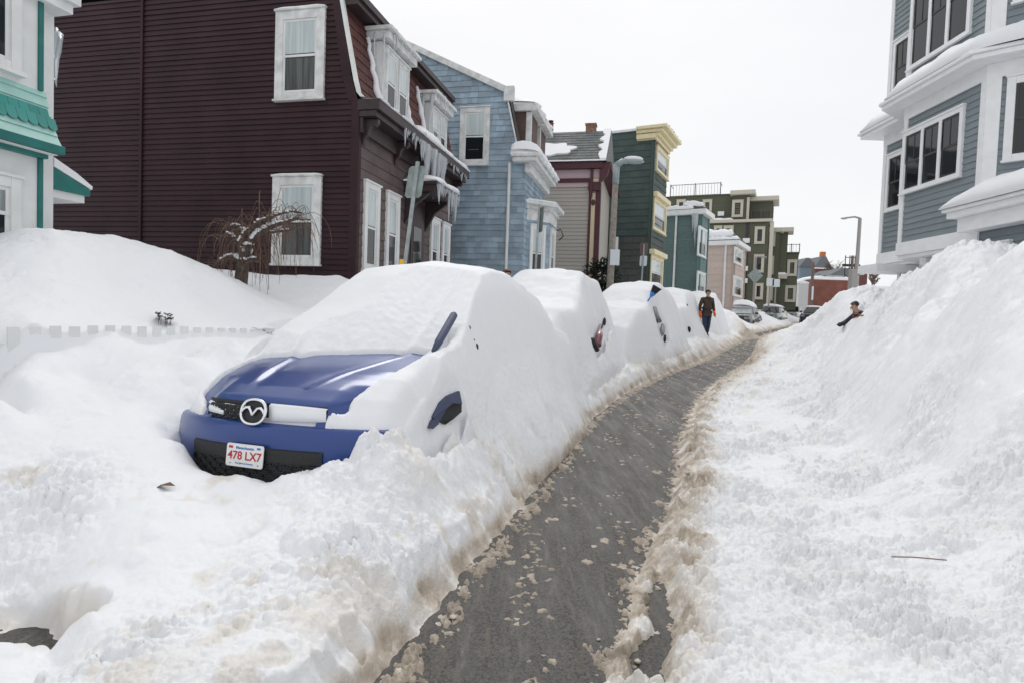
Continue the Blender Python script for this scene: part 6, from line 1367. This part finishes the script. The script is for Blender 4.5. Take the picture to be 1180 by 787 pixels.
def bare_tree(px, py0, py1, y, label, n=26, seed=1):
    a = at(px, py0, y); b = at(px, py1, y); r = empty('bare_tree', a, 0, label, 'tree'); h = b.z - a.z; q_ = random.Random(seed); mb = MB(); tw = MB(); mb.tube([(0, 0, -1), (.1, 0, h*.45)], [.28, .16], 7)
    for k in range(n):
        an = q_.uniform(0, 6.28); s0 = Vector((.05, 0, h*q_.uniform(.2, .5))); d = Vector((math.cos(an)*.5, math.sin(an)*.5, q_.uniform(.5, 1.2))).normalized()*h*q_.uniform(.3, .55); m1 = s0 + d*.5 + Vector((q_.uniform(-.3, .3), 0, 0)); e = s0 + d; mb.tube([s0, m1, e], [.09, .05, .02], 4)
        for j in range(9):
            s1 = m1 + (e - m1)*q_.random(); d2 = Vector((q_.uniform(-1, 1), q_.uniform(-1, 1), q_.uniform(.0, 1)))*h*.13; tw.tube([s1, s1 + d2*.6, s1 + d2], [.035, .025, .012], 3)
    mb.build('trunk', ['far_twig'], r); tw.build('crown', ['far_twig'], r)
bare_tree(960, 335, 298, 105, 'faint bare tree behind the brick building, tallest at the street end', 26, 2); bare_tree(974, 335, 305, 108, 'small bare tree right of the tallest bare tree', 18, 4); bare_tree(1005, 335, 312, 75, 'low bare tree beside the dark utility pole', 18, 6); bare_tree(945, 330, 316, 88, 'low brown bare tree above the left end of the brick building', 16, 8)

# ------------------------------------------------------------------ brush and debris
mat('brush_blue', (.05, .22, .62), .4); mat('bristle', (.018, .018, .02), .9)
_m = march(747, 347, FR3, fn3, 13, 22); _y = (FR3[0] + FR3[1]*_m[0] + FR3[2]*_m[1]).y - .05 if _m else 16.0
bp0, bp1 = at(748, 345, _y), at(757, 331, _y); br = empty('snow_brush', bp0, 0, 'blue handled snow brush with black bristles stuck upright in a snowy car', 'snow brush'); v = (bp1 - bp0)*.92
mb = MB(); mb.tube([-v*.9, v*.25], [.02, .022], 6); mb.tube([v*.2, v*.55], [.03, .09], 8); mb.build('handle', ['brush_blue'], br)
mb = MB(); q = v.normalized(); s_ = Vector((q.z, 0, -q.x)); mb.hexa([v*.5 - s_*.065 + Vector((0, -.05, 0)), v*.5 + s_*.065 + Vector((0, -.05, 0)), v*.5 + s_*.065 + Vector((0, .05, 0)), v*.5 - s_*.065 + Vector((0, .05, 0)), v*1.02 - s_*.10 + Vector((0, -.07, .02)), v*1.02 + s_*.15 + Vector((0, -.07, .03)), v*1.02 + s_*.15 + Vector((0, .07, .03)), v*1.02 - s_*.10 + Vector((0, .07, .02))]); mb.build('bristles', ['bristle'], br)
mat('dead_leaf', (.13, .075, .045), .8); mat('stick', (.20, .12, .09), .8)
p = on_ground(191, 563); lf = MB(); lf.add([(-.05, -.02, .012), (0, -.035, .03), (.06, 0, .02), (.01, .03, .035), (-.04, .02, .02)], [(0, 1, 3, 4), (1, 2, 3)]); o = lf.build('dead_leaf', ['dead_leaf'], None); o.location = p; tag(o, 'brown dead leaf on the snow left of the blue car nose', 'leaf')
p = on_ground(1055, 650); st = MB(); st.tube([(-.14, .02, .03), (-.02, 0, .04), (.08, .0, .035), (.17, -.03, .04)], .004, 5); o = st.build('twig', ['stick'], None); o.location = p; tag(o, 'thin reddish twig lying on lumpy snow of the right lane', 'twig')
# single clods of snow broken off along the cleared strip
cq = random.Random(21); mb = None
CL = []
for k in range(4):
    cm = MB(); cm.sphere((0, 0, 0), 1, 0, 12, 8, (1, .85, .7)); o = cm.build('snow_clod', [SNOW], None, smooth=True); me = o.data
    co = np.empty(len(me.vertices)*3, np.float32); me.vertices.foreach_get('co', co); co = co.reshape(-1, 3); n_ = perlin(co[:, 0]*1.4 + k*7.3, co[:, 1]*1.4 + co[:, 2]*1.1) ; co *= (1 + .9*n_)[:, None]; me.vertices.foreach_set('co', co.reshape(-1)); me.update(); at_ = me.attributes.new('dirt', 'FLOAT', 'POINT'); at_.data.foreach_set('value', np.full(len(me.vertices), .5 if k > 1 else .12, np.float32)); at2_ = me.attributes.new('rough', 'FLOAT', 'POINT'); at2_.data.foreach_set('value', np.full(len(me.vertices), .6, np.float32)); CL.append(me); bpy.data.objects.remove(o)
spots = [(cq.uniform(1.8, 9), cq.choice([cq.gauss(.10, .09), 9 + cq.gauss(-.02, .08), 9 + cq.gauss(.15, .2)])) for _ in range(34)]
spots = [(y, t if t < 5 else t - 9 + float(wid(y))) for y, t in spots]
for y, t in spots:
    s_ = float(slope(y)); x = float(xe(y)) + t*math.sqrt(1 + s_*s_); z = max(ground_z(x, y), float(G(y))); rad = cq.uniform(.007, .022)*(1.0 if y < 5 else 1.3)
    o = bpy.data.objects.new('snow_clod', CL[2 + cq.randint(0, 1)]); COL.objects.link(o); o.location = (x, y, z + rad*.35); o.scale = (rad*cq.uniform(.8, 1.6), rad*cq.uniform(.8, 1.3), rad*cq.uniform(.6, 1)); o.rotation_euler = (cq.uniform(0, .5), cq.uniform(0, .5), cq.uniform(0, 6))
    tag(o, 'loose snow clod lying along the edges of the cleared asphalt strip', 'snow clod', 'snow clods along the asphalt strip')

# ================================================================== PEOPLE
mat('skin', (.50, .28, .21), .55); mat('brown_coat', (.060, .043, .028), .85, var=.25, vscale=9, bump=.4); mat('denim', (.025, .040, .085), .8, var=.25, vscale=14); mat('orange_glove', (.85, .12, .015), .6); mat('black_wool', (.016, .016, .02), .9); mat('dark_hair', (.03, .018, .014), .6); mat('red_hair', (.16, .055, .03), .6); mat('navy_jacket', (.018, .02, .04), .7); mat('boot', (.03, .022, .018), .7); mat('shovel_wood', (.38, .24, .12), .6); mat('shovel_red', (.22, .08, .04), .6); mat('grey_coat', (.18, .18, .2), .8)
def skin(name, chains, m_, parent, sub=2, root=0):
    """chains of (point, radius); points given by name are shared so that limbs join"""
    vs = []; rs = []; es = []; idx = {}
    for ch in chains:
        prev = None
        for key, p, r in ch:
            if key in idx: i = idx[key]
            else: i = len(vs); idx[key] = i; vs.append(p); rs.append(r)
            if prev is not None: es.append((prev, i))
            prev = i
    me = bpy.data.meshes.new(name); me.from_pydata(vs, es, []); o = bpy.data.objects.new(name, me); COL.objects.link(o)
    mo = o.modifiers.new('skin', 'SKIN'); mo.use_smooth_shade = True
    for i, r in enumerate(rs): 
        d = me.skin_vertices[0].data[i]; d.radius = (r, r) if not hasattr(r, '__len__') else r; d.use_root = (i == root)
    s_ = o.modifiers.new('sub', 'SUBSURF'); s_.levels = sub; s_.render_levels = sub
    dg = bpy.context.evaluated_depsgraph_get(); m2 = bpy.data.meshes.new_from_object(o.evaluated_get(dg)); bpy.data.objects.remove(o)
    m2.materials.clear(); m2.materials.append(MATS[m_]); m2.polygons.foreach_set('use_smooth', [True]*len(m2.polygons)); o2 = bpy.data.objects.new(name, m2); COL.objects.link(o2); o2.parent = parent; return o2
def V(*a): return Vector(a)
def lerpv(a, b, t): return a + (b - a)*t
def body_chains(J):
    ch = [[('pel', J['pel'], .13), ('wst', J['wst'], .115), ('chs', J['chs'], .135), ('shc', J['shc'], .09), ('nck', J['nck'], .055), ('jaw', J['jaw'], .068), ('hed', J['hed'], .088), ('crn', J['crn'], .062)]]
    for s in 'lr':
        ch.append([('shc', J['shc'], .09), (s + 'sh', J[s + 'sh'], .062), (s + 'el', J[s + 'el'], .044), (s + 'wr', J[s + 'wr'], .028), (s + 'pm', J[s + 'pm'], .036)])
        d = (J[s + 'pm'] - J[s + 'wr']).normalized(); sd = d.cross(V(0, 1, 0)); sd = sd.normalized() if sd.length > .1 else V(1, 0, 0); fr_ = V(0, -1, 0)
        for k in range(4):
            o_ = fr_*(.026 - .018*k); L_ = (.062, .072, .068, .052)[k]; a = J[s + 'pm'] + d*.035 + o_; ch.append([(s + 'pm', J[s + 'pm'], .036), (f'{s}f{k}a', a, .0105), (f'{s}f{k}b', a + d*L_*.55 + sd*.008, .0095), (f'{s}f{k}c', a + d*L_ + sd*.022, .008)])
        a = J[s + 'pm'] + fr_*.035 - d*.01; ch.append([(s + 'pm', J[s + 'pm'], .036), (s + 't1', a, .012), (s + 't2', a + d*.035 + fr_*.012, .010)])
        ch.append([('pel', J['pel'], .13), (s + 'hp', J[s + 'hp'], .092), (s + 'kn', J[s + 'kn'], .058), (s + 'an', J[s + 'an'], .04), (s + 'to', J[s + 'to'], .035)])
    return ch
def face(J, parent, fwd, hairm, hair='short', m_skin='skin'):
    """nose, ears, eyes and hair on the head; fwd = where the face looks"""
    f = Vector(fwd).normalized(); h = J['hed']; up = (J['crn'] - J['jaw']).normalized(); sd = f.cross(up).normalized(); mb = MB()
    mb = MB(); mb.tube([h + f*.082 + up*.01, h + f*.104 - up*.028, h + f*.085 - up*.036], [.010, .016, .012], 7)
    for s in (-1, 1): mb.sphere(h + sd*s*.088 - up*.02, .022, 0, 8, 6, (.6, .9, 1.2))
    mb.build('face', [m_skin], parent, smooth=True)
    for s in (-1, 1): mb = MB(); mb.sphere(h + f*.080 + sd*s*.032 + up*.008, .010, 0, 8, 6); mb.build('eye', ['dark'], parent)
    mb = MB(); mb.tube([h + f*.078 - up*.064 - sd*.022, h + f*.084 - up*.066, h + f*.078 - up*.064 + sd*.022], [.004, .006, .004], 6); mb.build('mouth', ['pink_trim'], parent)
    mb = MB(); vs = []; n1, n2 = 10, 16
    for i in range(n1 + 1):
        th = 1.75*i/n1
        for k in range(n2):
            ph = 2*math.pi*k/n2; d = (up*math.cos(th) + (f*math.cos(ph) + sd*math.sin(ph))*math.sin(th)); cut = 1.0
            lim_ = 1.05 if math.cos(ph) > .35 else 1.75
            if th > lim_: d = (up*math.cos(lim_) + (f*math.cos(ph) + sd*math.sin(ph))*math.sin(lim_))
            vs.append(h + up*.022 + d*(.108 + .004*math.sin(7*ph + 5*th)))
    mb.add(vs, [(i*n2 + k, i*n2 + (k + 1) % n2, (i + 1)*n2 + (k + 1) % n2, (i + 1)*n2 + k) for i in range(n1) for k in range(n2)]); return mb.build('hair' if hair != 'hat' else 'knit_hat', [hairm], parent, smooth=True)
# man walking towards the camera
mp = at(813, 389, 23.4); 
man = empty('person', (mp.x, mp.y, mp.z), R(8), 'man in brown coat, dark cap, jeans and orange gloves walking towards the camera', 'person', None)
J = dict(pel=V(0, 0, .98), wst=V(0, -.01, 1.12), chs=V(0, -.02, 1.34), shc=V(0, -.01, 1.46), nck=V(0, -.03, 1.55), jaw=V(0, -.05, 1.63), hed=V(0, -.05, 1.70), crn=V(0, -.04, 1.77),
         lsh=V(-.19, 0, 1.45), lel=V(-.27, .05, 1.18), lwr=V(-.27, -.03, .94), lpm=V(-.265, -.05, .86), rsh=V(.19, 0, 1.45), rel=V(.28, .04, 1.18), rwr=V(.25, -.12, .97), rpm=V(.245, -.16, .90),
         lhp=V(-.10, 0, .92), lkn=V(-.11, -.10, .52), lan=V(-.11, -.02, .10), lto=V(-.12, -.16, .06), rhp=V(.10, 0, .92), rkn=V(.10, .02, .50), ran=V(.10, .14, .12), rto=V(.11, .02, .05))
def dress(J, coat, trous, parent, hem=.80, coat_r=1.0):
    ch = [[('pel', J['pel'] + V(0, 0, .0), .165*coat_r), ('wst', J['wst'], .16*coat_r), ('chs', J['chs'], .175*coat_r), ('shc', J['shc'], .125), ('nck', lerpv(J['shc'], J['nck'], .85), .082)]]
    hemv = J['pel'] + (J['pel'] - J['wst']).normalized()*.14; ch.append([('pel', J['pel'], .165), ('hem', hemv, .165*coat_r)])
    for s in 'lr': ch.append([('shc', J['shc'], .125), (s + 'sh', J[s + 'sh'], .098), (s + 'el', J[s + 'el'], .068), (s + 'wr', lerpv(J[s + 'el'], J[s + 'wr'], .92), .055)])
    skin('coat', ch, coat, parent, 2)
    ch = [[('pel', J['pel'], .135)]]
    for s in 'lr': ch.append([('pel', J['pel'], .135), (s + 'hp', J[s + 'hp'], .115), (s + 'kn', J[s + 'kn'], .082), (s + 'an', lerpv(J[s + 'kn'], J[s + 'an'], .9), .075)])
    skin('trousers', ch, trous, parent, 2)
    for s in 'lr': mb = MB(); mb.tube([lerpv(J[s + 'kn'], J[s + 'an'], .8), J[s + 'an'], lerpv(J[s + 'an'], J[s + 'to'], .5), J[s + 'to'] + (J[s + 'to'] - J[s + 'an']).normalized()*.06], [.062, .062, .055, .04], 10); mb.build('boot', ['boot'], parent, smooth=True)
def glove(J, s, m_, parent):
    d = (J[s + 'pm'] - J[s + 'wr']).normalized(); mb = MB(); mb.tube([J[s + 'wr'] - d*.05, J[s + 'wr'], J[s + 'pm'], J[s + 'pm'] + d*.05], [.048, .045, .056, .046], 10)
    for k in range(4): a = J[s + 'pm'] + d*.04 + V(0, .028 - .019*k, 0); mb.tube([a, a + d*.045, a + d*(.085, .095, .09, .07)[k] + V(.012, 0, 0)], [.018, .016, .012], 7)
    a = J[s + 'pm'] + V(0, -.05, 0); mb.tube([J[s + 'pm'] + V(0, -.03, 0), a, a + d*.05 + V(0, -.01, 0)], [.02, .02, .013], 7); mb.build('glove', [m_], parent, smooth=True)
skin('body', body_chains(J), 'skin', man); dress(J, 'brown_coat', 'denim', man); face(J, man, (0, -1, -.05), 'black_wool', 'hat'); glove(J, 'r', 'orange_glove', man); glove(J, 'l', 'orange_glove', man)
mb = MB(); mb.tube([V(.0, -.16, 1.52), V(.0, -.185, 1.34), V(0, -.18, 1.1), V(0, -.17, .9)], .008, 5); mb.tube([V(-.08, -.06, 1.545), V(-.04, -.13, 1.52), V(.04, -.13, 1.52), V(.08, -.06, 1.545)], .03, 8); mb.build('collar', ['brown_coat'], man, smooth=True)
# man shovelling behind the right bank: only his head, shoulder and arm clear the snow
hp = at(991, 347, 14.8)
dg_ = empty('person', (hp.x + .30, hp.y + .1, hp.z - 1.66), R(-88), 'dark haired man in navy jacket bent over shovelling behind the right bank', 'person')
J2 = dict(pel=V(0, .12, .90), wst=V(0, .02, 1.04), chs=V(0, -.14, 1.22), shc=V(0, -.24, 1.33), nck=V(0, -.31, 1.40), jaw=V(0, -.36, 1.45), hed=V(0, -.38, 1.52), crn=V(0, -.37, 1.60),
          lsh=V(-.19, -.22, 1.30), lel=V(-.27, -.42, 1.12), lwr=V(-.12, -.62, 1.08), lpm=V(-.06, -.68, 1.07), rsh=V(.19, -.22, 1.30), rel=V(.28, -.40, 1.10), rwr=V(.16, -.50, .90), rpm=V(.12, -.55, .85),
          lhp=V(-.10, .12, .86), lkn=V(-.13, -.06, .48), lan=V(-.13, .04, .08), lto=V(-.14, -.12, .05), rhp=V(.10, .12, .86), rkn=V(.13, -.02, .48), ran=V(.13, .1, .08), rto=V(.14, -.06, .05))
skin('body', body_chains(J2), 'skin', dg_); dress(J2, 'navy_jacket', 'denim', dg_, coat_r=1.08); face(J2, dg_, (0, -1, -.35), 'dark_hair'); glove(J2, 'l', 'black_wool', dg_); glove(J2, 'r', 'black_wool', dg_)
_gy = on_ground(990, 367, 7, 18).y - .12; g0, g1 = at(983, 363, _gy), at(1006, 365, _gy); sh = empty('snow_shovel', g0, 0, 'wooden shovel with D shaped grip lying against the top of the right bank', 'shovel'); v = g1 - g0
mb = MB(); mb.tube([v*.30, v*1.0, v*1.0 + V(.7, .1, -.35)], .02, 8); mb.build('shaft', ['shovel_wood'], sh, smooth=True); mb = MB(); mb.tube([v*.4, V(.0, 0, .065), V(0, 0, -.065), v*.4], .014, 7); mb.build('grip', ['shovel_red'], sh, smooth=True)
e_ = v + V(.7, .1, -.35); mb = MB(); mb.hexa([e_ + V(0, -.2, -.03), e_ + V(.4, -.2, -.2), e_ + V(.4, .2, -.2), e_ + V(0, .2, -.03), e_ + V(.01, -.2, 0), e_ + V(.42, -.2, -.18), e_ + V(.42, .2, -.18), e_ + V(.01, .2, 0)]); mb.build('blade', ['metal_pole'], sh)
# woman behind the parked cars, only the top of her head clears the snow
wp_ = at(583, 321, 14.0); wo = empty('person', (wp_.x, wp_.y, wp_.z - 1.50), R(35), 'red haired person behind the parked cars, only the head showing above snow', 'person')
J3 = {k: Vector(v) for k, v in J.items()}
for k in J3: J3[k].z *= .93
skin('body', body_chains(J3), 'skin', wo); dress(J3, 'grey_coat', 'denim', wo); face(J3, wo, (.2, -1, 0), 'red_hair')
